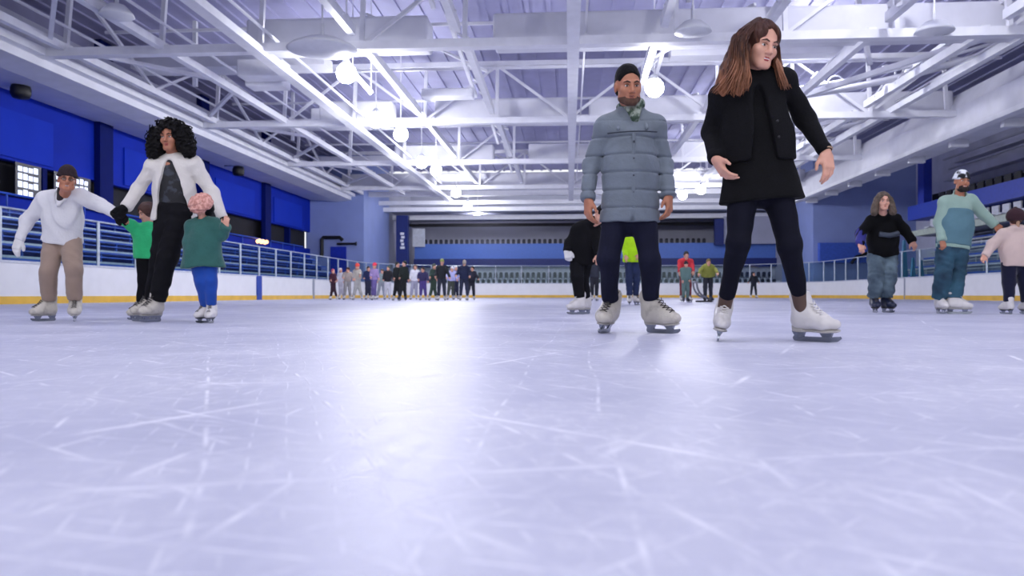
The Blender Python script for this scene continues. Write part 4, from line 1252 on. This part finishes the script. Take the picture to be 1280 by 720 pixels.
for i in range(150):   # loose curls round the outline
    a = rr.uniform(-2.5, 2.5); el = rr.uniform(-.5, .6)
    cx = math.sin(a) * .17 * (1 + .1 * (abs(a) > 1.3)); cz = math.cos(a) * .155 - .01
    c0 = q(cx, el * .12 - .02, cz); n_ = nrm(c0 - q(0, -.02, 0)); A3 = axes3(n_)
    ph = rr.random() * 6; r0 = rr.uniform(.012, .02); L_ = rr.uniform(.03, .055)
    mb.tube([c0 - n_ * .02 + n_ * L_ * (k / 9) + (A3[0] * math.cos(ph + k * .9) + A3[1] * math.sin(ph + k * .9)) * r0 for k in range(10)], .0045, 4, cap=False)
mb.build('loose_curls', M_black_hair, hair3, smooth=True)

# ---- 4 white hooded teen on the left ------------------------------------------------
b1 = Fig(7.45, .88, 'skater in white hooded top, dark beanie and khaki trousers at the far left',
         dict(head=(84, 225, -.22), neck=(80, 243, -.08), ls=(58, 250, -.02), rs=(101, 246, -.02), le=(34, 276, .05), lw=(24, 300, -.02), lh=(17, 321, -.05),
              re=(126, 257, -.04), rw=(146, 269, -.08), rh=(160, 276, -.12), lhip=(68, 300, .08), rhip=(88, 300, .08), lk=(61, 338, -.04), rk=(92, 338, -.04)),
         dict(l=(59, .06, -24, 0), r=(94, .02, 24, 0)), skin='tan', h=.008)
b1.skates('dirty', top=.24, fat=1.35)
hf4 = rot_frame(30, 0, 4)
b1.body(hands=(), headfr=hf4, male=True, curl=.4)
b1.gloves(fabric('white_glove', (215, 214, 214)), ks=('l',), curl=.3)
b1.gloves(fabric('black_glove', (16, 16, 20), sheen=0), ks=('r',), curl=.9, thick=.008)
b1.trousers(fabric('khaki_corduroy', (150, 130, 118), var=.06, bump=.2), rt=.110, rk=.088, ra=.076, end=.10, fold=.009, waist=.16)
M_hoody = fabric('white_sweatshirt', (214, 213, 217), var=.04, bump=.2, bs=50)
b1.top(M_hoody, chest=.195, waist=.19, hem=.205, hemf=-.04, flat=.75, ru=.085, re=.070, rw=.048, name='hooded_top', hood=0, sleeve_end=.98, shoulder=.082, fold=.012,
       open_front=[(1.15, .0, .05, .93, .0, .028)])
g = Sdf(); nk = b1.J['neck']
g.cone(nk - RV * .055 + b1.up * .01, nk - RV * .0 + b1.front * .10 - b1.up * .085, .028, .014, k=.02); g.cone(nk + RV * .06 + b1.up * .01, nk + b1.front * .10 - b1.up * .085, .028, .014, k=.02)
g.cone(nk - RV * .05 - b1.front * .06, nk + RV * .05 - b1.front * .06, .045, .045, k=.04)
sdf_obj(g, 'neckline', M_hoody, b1.t, .008)
g = Sdf(); g.cone(nk + b1.up * .02, nk + b1.front * .055 - b1.up * .03, .062, .035, k=.03)
sdf_obj(g, 'dark_collar', mat('dark_undershirt', (34, 24, 28), .8), b1.t, .008)
b1.beanie(mat('maroon_black_knit', (34, 18, 24), .9, bump=.4), low=.025, tall=.02)
b1.face(brow=(40, 28, 24), lips=(130, 70, 62), open_mouth=True)
gl = MB()
for e in (-1, 1):
    c = b1.hq(e * .031, .098, .0)
    gl.tube([c + (hf4[0] * math.cos(a) * .019 + hf4[2] * math.sin(a) * .014) * .88 for a in np.linspace(0, 2 * math.pi, 14)], .0022, 5)
    gl.tube([b1.hq(e * .050, .096, .004), b1.hq(e * .078, .06, .006), b1.hq(e * .084, 0, .004)], .002, 5)
gl.tube([b1.hq(-.011, .1, .003), b1.hq(.011, .1, .003)], .002, 5)
gl.build('glasses', M_black, b1.t, smooth=True)

# ---- 5 child in green coat -----------------------------------------------------------
c1 = Fig(7.0, .68, 'small child in dark green coat, coral knitted hat and blue leggings',
         dict(head=(253, 259, -.02), neck=(253, 276, .0), ls=(239, 283), rs=(267, 282), le=(236, 302, -.02), lw=(240, 318, -.06), lh=(243, 329, -.08),
              re=(277, 294, -.0), rw=(282, 284, -.04), rh=(283, 274, -.06), lhip=(247, 325), rhip=(261, 325), lk=(252, 352, -.04), rk=(263, 350, -.04)),
         dict(l=(257, .05, -18, -3), r=(265, .0, 8, -3)), skin='fair', h=.008)
c1.skates('white_dark', top=.23, fat=1.35)
hf5 = rot_frame(-20, 38, 4)
c1.body(headfr=hf5, curl=.6)
c1.trousers(fabric('royal_blue_leggings', (28, 70, 158), bump=.1), rt=.115, rk=.085, ra=.062, end=.10, fold=.005)
M_gcoat = fabric('dark_green_parka', (44, 92, 86), bump=.25, bs=40, rough=.7)
c1.top(M_gcoat, chest=.20, waist=.215, hem=.285, hemf=-.24, flat=.78, ru=.088, re=.078, rw=.062, name='coat', quilt=0, fold=.012, collar=.02, shoulder=.09)
g = Sdf(); q = c1.hq
g.ell(q(0, -.0, .055), np.array((.125, .135, .105)) * .80, hf5, k=.01)
g.cut(q(0, .03, -.01), -(hf5[2] + hf5[1] * .1), k=.01)
def rosette(p):
    v = p - q(0, 0, .05).astype(f32); a = v @ hf5[0].astype(f32); b = v @ hf5[2].astype(f32) + v @ hf5[1].astype(f32) * .6
    r_ = np.sqrt(a * a + b * b); th = np.arctan2(b, a)
    return (.006 * np.sin(r_ * 190 + th * 2)).astype(f32)
g.disp.append(rosette)
sdf_obj(g, 'knitted_hat', mat('coral_knit', (190, 130, 118), .9, scale=40, rgb2=(228, 176, 162), thresh=(.4, .6), bump=.4, bscale=90), c1.t, .006)
g = Sdf(); g.ell(q(0, -.03, -.03), np.array((.10, .10, .10)) * .8, hf5, k=.02); g.ell(q(0, .10, -.04), np.array((.055, .09, .09)) * .8, hf5, k=.01, op='s'); g.disp.append(folds(.006, 60, 3))
sdf_obj(g, 'hair', M_black_hair, c1.t, .008)
c1.face()

# ---- 6 child in bright green, behind the woman -----------------------------------------
c2 = Fig(7.9, .76, 'child in bright green sleeve and black trousers, mostly hidden behind the curly haired woman',
         dict(head=(184, 266, .05), neck=(186, 282, .05), ls=(174, 291, .05), rs=(198, 290, .1), le=(164, 282, .0), lw=(154, 276, -.05), lh=(148, 272, -.1),
              re=(202, 305, .1), rw=(202, 318, .05), rh=(202, 328, .05), lhip=(181, 322, .05), rhip=(194, 322, .1), lk=(181, 350, .0), rk=(190, 350, .1)),
         dict(l=(174, .0, -24, 4), r=(187, .15, 0, 0)), skin='fair', h=.009)
c2.skates('dirty', top=.23, fat=1.3)
hf6 = rot_frame(-40, 20, 0)
c2.body(headfr=hf6, curl=.6)
c2.trousers(fabric('black_trousers', (12, 12, 18)), rt=.105, rk=.082, ra=.066, end=.08)
c2.top(fabric('bright_green_fleece', (52, 188, 120), bump=.2, bs=50), chest=.19, waist=.19, hem=.20, hemf=-.02, flat=.78, ru=.085, re=.074, rw=.058, shoulder=.085, name='fleece_jacket', fold=.010)
g = Sdf(); q = c2.hq; g.ell(q(0, -.02, .03), np.array((.1, .12, .11)) * .8, hf6, k=.01); g.ell(q(0, .1, -.03), np.array((.055, .08, .09)) * .8, hf6, k=.01, op='s'); g.disp.append(folds(.005, 60, 4))
sdf_obj(g, 'hair', mat('brown_child_hair', (70, 40, 32), .6, var=.3), c2.t, .009)
c2.face()

# ---- 7 woman in dark jacket, right -----------------------------------------------------
w3 = Fig(11.0, 1.0, 'woman with wavy brown hair in black jacket and grey jeans on the right, leaning forward',
         dict(head=(1104, 252, -.2), neck=(1104, 269, -.08), ls=(1089, 276), rs=(1119, 275), le=(1076, 291, .03), lw=(1075, 304, -.2), lh=(1079, 318, -.22),
              re=(1131, 288, .03), rw=(1140, 301, -.05), rh=(1146, 313, -.06), lhip=(1096, 318, .1), rhip=(1111, 318, .1), lk=(1095, 347, -.05), rk=(1111, 347, -.05)),
         dict(l=(1093, .0, -12, 0), r=(1108, .0, 8, 0)), skin='fair', h=.011)
w3.skates('navy', top=.25, fat=1.2)
hf7 = rot_frame(-8, 2, 0)
w3.body(headfr=hf7, curl=.6)
w3.trousers(mat('faded_grey_jeans', (64, 80, 94), .85, scale=5, rgb2=(112, 132, 144), thresh=(.4, .75), bump=.2), rt=.125, rk=.105, ra=.092, end=.08, fold=.012)
w3.top(fabric('black_knit', (9, 9, 14)), chest=.19, waist=.20, hem=.21, hemf=-.02, flat=.78, ru=.085, re=.07, rw=.052, shoulder=.08, fold=.012, name='jacket', hood=1, bulge=1.0)
MB().tube([w3.at(.66) + w3.front * .175 - w3.side * .13, w3.at(.62) + w3.front * .2, w3.at(.66) + w3.front * .175 + w3.side * .13], .035, 8).build('chest_panel', mat('slate_panel', (58, 66, 80), .7), w3.t, smooth=True)
g = Sdf(); g.cone(w3.J['le'], w3.J['le'] + (w3.J['lw'] - w3.J['le']) * .9, .073, .06, k=.02); g.disp.append(folds(.006, 30, 2))
sdf_obj(g, 'blue_cuff_sleeve', mat('violet_blue_fabric', (44, 46, 130), .7), w3.t, .011)
g = Sdf(); q = w3.hq; g.ell(q(0, -.02, .04), (.098, .115, .10), hf7, k=.02)
for e in (-1, 1): g.cone(q(e * .085, .0, .02), q(e * .12, .02, -.14), .045, .05, k=.03)
g.ell(q(0, .11, -.02), (.056, .1, .105), hf7, k=.012, op='s'); g.disp.append(folds(.008, 50, 8))
sdf_obj(g, 'hair', mat('light_brown_hair', (84, 70, 58), .6, var=.35, scale=24, bump=.5), w3.t, .009)
w3.face(brow=(40, 30, 26))

# ---- 8 man in teal fleece, right --------------------------------------------------------
m2 = Fig(10.3, 1.04, 'bearded man in pale green and teal fleece and blue jeans on the right',
         dict(head=(1202, 227, -.05), neck=(1199, 246, .0), ls=(1182, 254), rs=(1214, 251), le=(1175, 278, .03), lw=(1178, 300, -.08), lh=(1181, 318, -.12),
              re=(1229, 268, .0), rw=(1243, 281, -.05), rh=(1257, 288, -.08), lhip=(1183, 308), rhip=(1199, 308), lk=(1179, 342, -.04), rk=(1196, 342, .04)),
         dict(l=(1175, .05, -6, 0), r=(1194, -.05, 58, 0)), skin='tan', h=.010)
m2.skates('ivory', top=.25, fat=1.15)
hf8 = rot_frame(-2, 2, 4)
m2.body(headfr=hf8, male=True, curl=.7)
m2.trousers(mat('blue_teal_jeans', (44, 84, 104), .85, scale=4, rgb2=(24, 46, 66), thresh=(.4, .7), bump=.2), rt=.118, rk=.100, ra=.094, end=.06, fold=.010, waist=.16)
M_sage = fabric('sage_green_fleece', (146, 172, 160), var=.05, bump=.2, bs=50)
m2.top(M_sage, chest=.195, waist=.188, hem=.195, hemf=-.04, flat=.72, ru=.080, re=.068, rw=.050, shoulder=.080, collar=.045, fold=.010, name='fleece_top')
g = Sdf(); g.cone(m2.at(.76), m2.at(.45), .196, .214, k=.05, flat=(m2.front, .76)); g.cone(m2.at(.45), m2.at(0), .214, .216, k=.05, flat=(m2.front, .76)); g.cut(m2.at(.02), -m2.up, k=.01)
g.cut(m2.at(.84), m2.up, k=.03); g.disp.append(folds(.008, 11, 70))
sdf_obj(g, 'teal_body_panel', mat('teal_fleece', (84, 120, 132), .85, var=.08, bump=.2), m2.t, .010)
bd = Sdf(); bd.cone(m2.hq(-.02, .072, -.1), m2.hq(.02, .072, -.1), .032, .032, k=.03); bd.ell(m2.hq(0, .026, -.055), (.071, .074, .082), hf8, k=.02)
bd.ell(m2.hq(0, .10, -.066), (.030, .03, .012), hf8, k=.006, op='s'); bd.cut(m2.hq(0, .10, -.052), hf8[2] - hf8[1] * .25, k=.006); bd.disp.append(folds(.003, 80, 5))
sdf_obj(bd, 'beard', mat('dark_beard', (34, 26, 26), .9, var=.2), m2.t, .008)
m2.face(brow=(24, 18, 16), lips=(150, 90, 84), open_mouth=True)
cap = m2.beanie(mat('white_black_patch_beanie', (20, 20, 28), .8, scale=9, rgb2=(226, 230, 238), thresh=(.5, .56)), low=.02, tall=.012)

# ---- 9 child in pink top seen from behind, far right -------------------------------------
c3 = Fig(10.1, .82, 'child in pale pink top and maroon beanie at the right edge, seen from behind',
         dict(head=(1269, 272), neck=(1269, 286), ls=(1254, 293), rs=(1286, 293), le=(1240, 305, .03), lw=(1231, 319, .0), lh=(1226, 329, -.02),
              re=(1300, 300, .0), rw=(1306, 290, -.05), rh=(1312, 280, -.05), lhip=(1262, 330), rhip=(1278, 330), lk=(1261, 352), rk=(1281, 352)),
         dict(l=(1260, .0, 184, 0), r=(1283, .0, 176, 0)), skin='fair', back=True, h=.010)
c3.J['lw'] = P(1231, 319, 10.1)
c3.skates('white_dark', top=.23, fat=1.25)
hf9 = rot_frame(172, 0, 0)
c3.body(headfr=hf9, curl=.5)
c3.trousers(fabric('navy_leggings_child', (20, 22, 48)), rt=.115, rk=.094, ra=.076, end=.06)
c3.top(fabric('pale_pink_sweatshirt', (206, 184, 176), var=.05), chest=.215, waist=.22, hem=.225, hemf=-.08, flat=.75, ru=.092, re=.078, rw=.055, shoulder=.09, hood=1, fold=.010, name='sweatshirt')
g = Sdf(); q = c3.hq; g.ell(q(0, -.02, .0), np.array((.09, .11, .12)) * .82, hf9, k=.01); sdf_obj(g, 'hair', mat('brown_child_hair', (70, 40, 32), .6), c3.t, .009)
g = Sdf(); g.ell(q(0, -.01, .02), np.array((.122, .135, .125)) * .86, hf9, k=.01); g.cut(q(0, 0, -.05), -hf9[2], k=.01); sdf_obj(g, 'beanie', mat('maroon_beanie', (52, 24, 34), .9, bump=.4), c3.t, .008)
MB().sphere(q(0, .0, .135), .03, 8).build('bobble', mat('maroon_beanie', (52, 24, 34)), c3.t, smooth=True)
# loose pale hair tail
MB().tube([q(.0, -.09, -.06), q(.01, -.11, -.12), q(0, -.10, -.18)], [.02, .022, .008], 8).build('ponytail', mat('fair_hair', (176, 140, 112), .6, var=.2), c3.t, smooth=True)

# ---- 10 person in black bending behind the man in grey --------------------------------------
p1 = Fig(10.0, .98, 'person in black jacket and dark trousers bending forward behind the man in grey, white glove',
         dict(head=(752, 268, -.18), neck=(743, 276, -.12), ls=(723, 288), rs=(742, 285, -.02), le=(712, 304), lw=(709, 313, -.04), lh=(711, 327, -.06),
              re=(747, 303, -.1), rw=(748, 318, -.15), rh=(748, 332, -.16), lhip=(722, 322, .1), rhip=(732, 322, .12), lk=(721, 346), rk=(728, 348, .15)),
         dict(l=(724, .0, -62, 0), r=(732, .2, -40, 0)), skin='fair', h=.011)
p1.skates('ivory', top=.25, fat=1.15)
hf10 = rot_frame(30, 50, 20)
p1.body(hands=('r',), headfr=hf10, curl=.8)
p1.gloves(fabric('white_glove', (215, 214, 214)), ks=('l',), curl=.9, thick=.008)
p1.trousers(fabric('black_trousers', (12, 12, 18)), rt=.105, rk=.082, ra=.066, end=.08)
p1.top(fabric('black_wool', (16, 16, 22)), chest=.185, waist=.185, hem=.19, hemf=-.12, flat=.85, ru=.082, re=.068, rw=.050, shoulder=.09, fold=.010)
p1.hair_short(M_black_hair)

# ================================================================== background skaters
def walker(px, d, S, label, topc, legc, hat=None, hair=(40, 30, 28), yaw=0, back=False, stride=.1, armout=.06, lean=0.0, skin='fair', group='skaters in the distance', skates_='white_dark', kid=False, fwdarm=0, bend=0, wide=1.0, name_top='jacket'):
    k = 1000 / d; gy = HY + 250 / d
    def at_(x, z, dd=0): return (px + x * S * k * math.cos(math.radians(yaw)) + lean * z * k * S, gy - z * S * k, dd * S)
    hz = 1.0 - bend * .18
    rj = random.Random(int(px * 7)); ja = lambda a: rj.uniform(-a, a)
    a1, a2, a3, a4 = ja(.07), ja(.07), rj.uniform(0, .2), rj.uniform(0, .2)
    J = dict(head=at_(.02, 1.64 * hz, -.04 - bend * .25), neck=at_(.0, 1.5 * hz, -bend * .15), ls=at_(-.17, 1.43 * hz, -bend * .1), rs=at_(.17, 1.43 * hz, -bend * .1), le=at_(-.2 - armout - a1 * .5, 1.17 + a3 * .2, -.02 - fwdarm * .12), lw=at_(-.22 - armout * 1.6 - a1, .95 + a3, -.06 - fwdarm * .3 - a3), lh=at_(-.22 - armout * 1.7 - a1 * 1.4, .80 + a3 * 1.5, -.08 - fwdarm * .4 - a3),
             re=at_(.2 + armout + a2 * .5, 1.17 + a4 * .2, -.02 - fwdarm * .12), rw=at_(.22 + armout * 1.6 + a2, .95 + a4, -.06 - fwdarm * .3 - a4), rh=at_(.22 + armout * 1.7 + a2 * 1.4, .80 + a4 * 1.5, -.08 - fwdarm * .4 - a4), lhip=at_(-.08, .98, .05), rhip=at_(.08, .98, .05), lk=at_(-.09 - stride * .5, .56, -.05), rk=at_(.09 + stride * .5, .56, -.0))
    f = Fig(d, S, label, J, dict(l=(px + (-.09 - stride) * S * k + 0, -.05, -12, 0), r=(px + (.09 + stride) * S * k, .05, 14, 0)), skin=skin, back=back, h=.016 if d < 30 else .02, group=group)
    f.skates(skates_, top=.24, fat=1.2)
    fr = rot_frame(180 if back else yaw, 4 + bend * 20, 0)
    f.body(headfr=fr, curl=.5)
    lm = mat('trousers_%d_%d_%d' % legc, legc, .85, var=.15); tm = mat('jacket_%d_%d_%d' % topc, topc, .85, var=.15)
    f.trousers(lm, rt=.105, rk=.08, ra=.066, end=.08)
    f.top(tm, chest=.19 * wide, waist=.185 * wide, hem=.195 * wide, hemf=-.06, flat=.76, ru=.08, re=.068, rw=.052, shoulder=.08, fold=.008, name=name_top)
    if hat: f.beanie(mat('hat_%d_%d_%d' % hat, hat, .9), low=.02)
    else: f.hair_short(mat('hair_%d_%d_%d' % hair, hair, .7), thick=.016)
    return f
walker(791, 18.6, 1.06, 'skater in lime green high visibility jacket and navy trousers, seen between the grey man legs', (176, 226, 18), (26, 40, 78), hair=(150, 140, 134), group=None, stride=-.02, armout=-.02, wide=1.15)
walker(857, 25.0, .98, 'skater in red coat with dark hair, holding a small child in front', (196, 46, 58), (120, 40, 50), hair=(24, 22, 28), group=None, stride=.04, armout=.0, fwdarm=.8, bend=.5, wide=1.2)
walker(857, 24.2, .70, 'small child in grey green snowsuit in front of the skater in red', (96, 124, 120), (92, 118, 116), hat=(40, 40, 50), group=None, stride=0, armout=-.04, skates_='navy')
walker(885, 26.0, .88, 'skater in mottled olive yellow coat pushing a curved skating aid, beside the red coat', (134, 138, 60), (40, 44, 56), hair=(120, 100, 50), group=None, stride=.02, fwdarm=1.0, bend=.6, wide=1.35, skates_='navy')
walker(942, 52.0, .95, 'tiny dark figure by the far boards, seen between the tall woman legs', (30, 34, 46), (30, 34, 46), group=None)
walker(743, 30.0, .95, 'small dark figure in the distance left of the man in grey', (40, 44, 58), (26, 28, 40), group=None, stride=0)
# skating aid
gq = lambda px, py, d=25.3: P(px, py, d)
ai = empty('skating_aid', gq(878, 378))
pts = [gq(871 + 0 * a, 356) for a in (0,)]
arc = [gq(886 - 15 * math.cos(a), 354 + 18 * math.sin(a)) for a in np.linspace(-.1, 1.45, 10)]
for o_ in (0, .5): MB().tube([p + FW * o_ for p in arc], .03, 8).build('side_hoop', mat('grey_tube', (110, 112, 124), .4, .3), ai, smooth=True)
MB().tube([arc[0], arc[0] + FW * .5], .03, 8).tube([arc[5], arc[5] + FW * .5], .02, 8).build('handle', mat('grey_tube', (110, 112, 124)), ai, smooth=True)
z0 = G(886, 25.3); MB().tube([z0 + UP * .03 - RV * .3, z0 + UP * .03 + RV * .1], .03, 6).tube([z0 + FW * .5 + UP * .03 - RV * .3, z0 + FW * .5 + UP * .03 + RV * .1], .03, 6).build('runner', M_black, ai)
MB().tube([arc[-1], z0 + UP * .03], .03, 6).tube([arc[-1] + FW * .5, z0 + UP * .03 + FW * .5], .03, 6).build('strut', M_black, ai)
tag(ai, 'grey curved skating aid frame held by the skater in the olive coat', 'skating aid')

crowd = [
    (417, 36, .88, 'skater in dark maroon, leftmost of the distant crowd', (62, 22, 44), (50, 22, 40), dict(hair=(190, 90, 110), stride=.08)),
    (427, 40, 1.0, 'pale skater with light hair just right of the maroon one', (196, 196, 206), (170, 168, 180), dict(hair=(220, 210, 214), stride=.02)),
    (434, 37, 1.0, 'distant skater in beige with dark hair, third from the left', (170, 158, 150), (140, 138, 140), dict(hair=(60, 20, 24), stride=.06)),
    (447, 35, 1.05, 'distant skater in grey beige with orange red hat', (176, 170, 160), (160, 160, 158), dict(hat=(214, 76, 64), stride=.10)),
    (460, 38, 1.02, 'distant skater in navy, between the red hatted pair', (32, 40, 82), (30, 34, 60), dict(stride=.0)),
    (467, 35, 1.02, 'distant skater in lilac with pink red hat', (150, 130, 180), (96, 84, 140), dict(hat=(220, 60, 84), stride=-.03)),
    (476, 40, 1.0, 'distant skater in pale grey green left of the black clad adult', (150, 168, 166), (150, 156, 168), dict(hair=(70, 60, 40))),
    (484, 38, .98, 'distant skater with black top and pale trousers', (26, 26, 34), (196, 196, 206), dict(hair=(60, 80, 60), stride=.03)),
    (496, 31.5, .94, 'adult all in black, left half of the dark pair in the crowd', (16, 24, 26), (14, 16, 22), dict(hair=(24, 30, 28), stride=.06, wide=1.0)),
    (503, 31.0, .94, 'dark green black clad adult, right half of the dark pair in the crowd', (18, 30, 26), (14, 18, 24), dict(hair=(24, 34, 26), stride=.05, wide=1.0, skates_='navy')),
    (517, 37, 1.0, 'distant skater in white top just right of the dark pair', (214, 214, 224), (150, 150, 170), dict(hair=(120, 100, 90), stride=.05)),
    (529, 34, .95, 'distant skater in navy and purple right of the white top', (58, 54, 96), (76, 60, 130), dict(stride=.04)),
    (541, 33, .98, 'distant skater in dark green with lime hem', (42, 62, 56), (46, 66, 54), dict(hair=(70, 80, 70), stride=.06)),
    (552, 32, 1.0, 'distant skater in black with yellow green hat', (26, 30, 38), (34, 40, 58), dict(hat=(150, 160, 90), stride=.05, back=True)),
    (563, 37, 1.0, 'distant skater in pale lavender with white hair', (176, 178, 224), (60, 66, 60), dict(hair=(220, 220, 226), stride=.04)),
    (570, 37.5, 1.0, 'distant skater in lavender blue beside the one in navy', (150, 156, 208), (44, 48, 70), dict(hair=(200, 196, 206), stride=.0)),
    (580, 32.5, 1.0, 'distant skater in navy jacket at the right of the crowd', (18, 28, 62), (34, 40, 64), dict(hair=(170, 160, 150), stride=.07, back=True)),
    (588, 34, .90, 'dark skater leaning away, rightmost of the crowd', (26, 28, 44), (26, 28, 44), dict(stride=.10, lean=.06)),
]
rc = random.Random(5)
for (px, d, S, lab, tc_, lc, kw) in crowd:
    if not kw.get('back'): kw = dict(kw, yaw=rc.choice((-55, -30, 20, 40, 60)), lean=kw.get('lean', rc.uniform(-.05, .05)), bend=rc.uniform(0, .6))
    walker(px, d, S * .93, lab, tc_, lc, **kw)

# ================================================================== light, camera
LP_ = 1.0
for x in (8.5,):  # unseen lamps among the beams, added to bring light to the right side
    for y in (19, 30, 40):
        t = make_lamp((x + (y - 20) * .02, y, 9.3), dome=.3, drop=.6); tag(t, 'added glowing lamp high above the right side of the rink, unseen among the beams', 'lamp', 'added high lamps on the right')

w = bpy.data.worlds.new('world'); scene.world = w; w.use_nodes = True
w.node_tree.nodes['Background'].inputs[0].default_value = (.95, .96, 1, 1)
w.node_tree.nodes['Background'].inputs[1].default_value = .8

cam = bpy.data.cameras.new('camera'); co = bpy.data.objects.new('camera', cam); COL.objects.link(co)
co.location = (0, 0, CAMH); co.rotation_euler = (math.radians(90), 0, TH)
cam.sensor_width = 36; cam.lens = 36 * F / 1280; cam.shift_y = (HY - 360) / 1280
cam.clip_start = .02; cam.clip_end = 300
cam.dof.use_dof = True; cam.dof.focus_distance = 5.2; cam.dof.aperture_fstop = 3.2
scene.camera = co
scene.view_settings.view_transform = 'Standard'; scene.view_settings.look = 'None'
scene.view_settings.exposure = 0.5
scene.view_settings.gamma = 1; scene.view_settings.use_curve_mapping = False
scene.cycles.use_denoising = True
scene.cycles.max_bounces = 8; scene.cycles.transparent_max_bounces = 16
scene.cycles.sample_clamp_indirect = 6
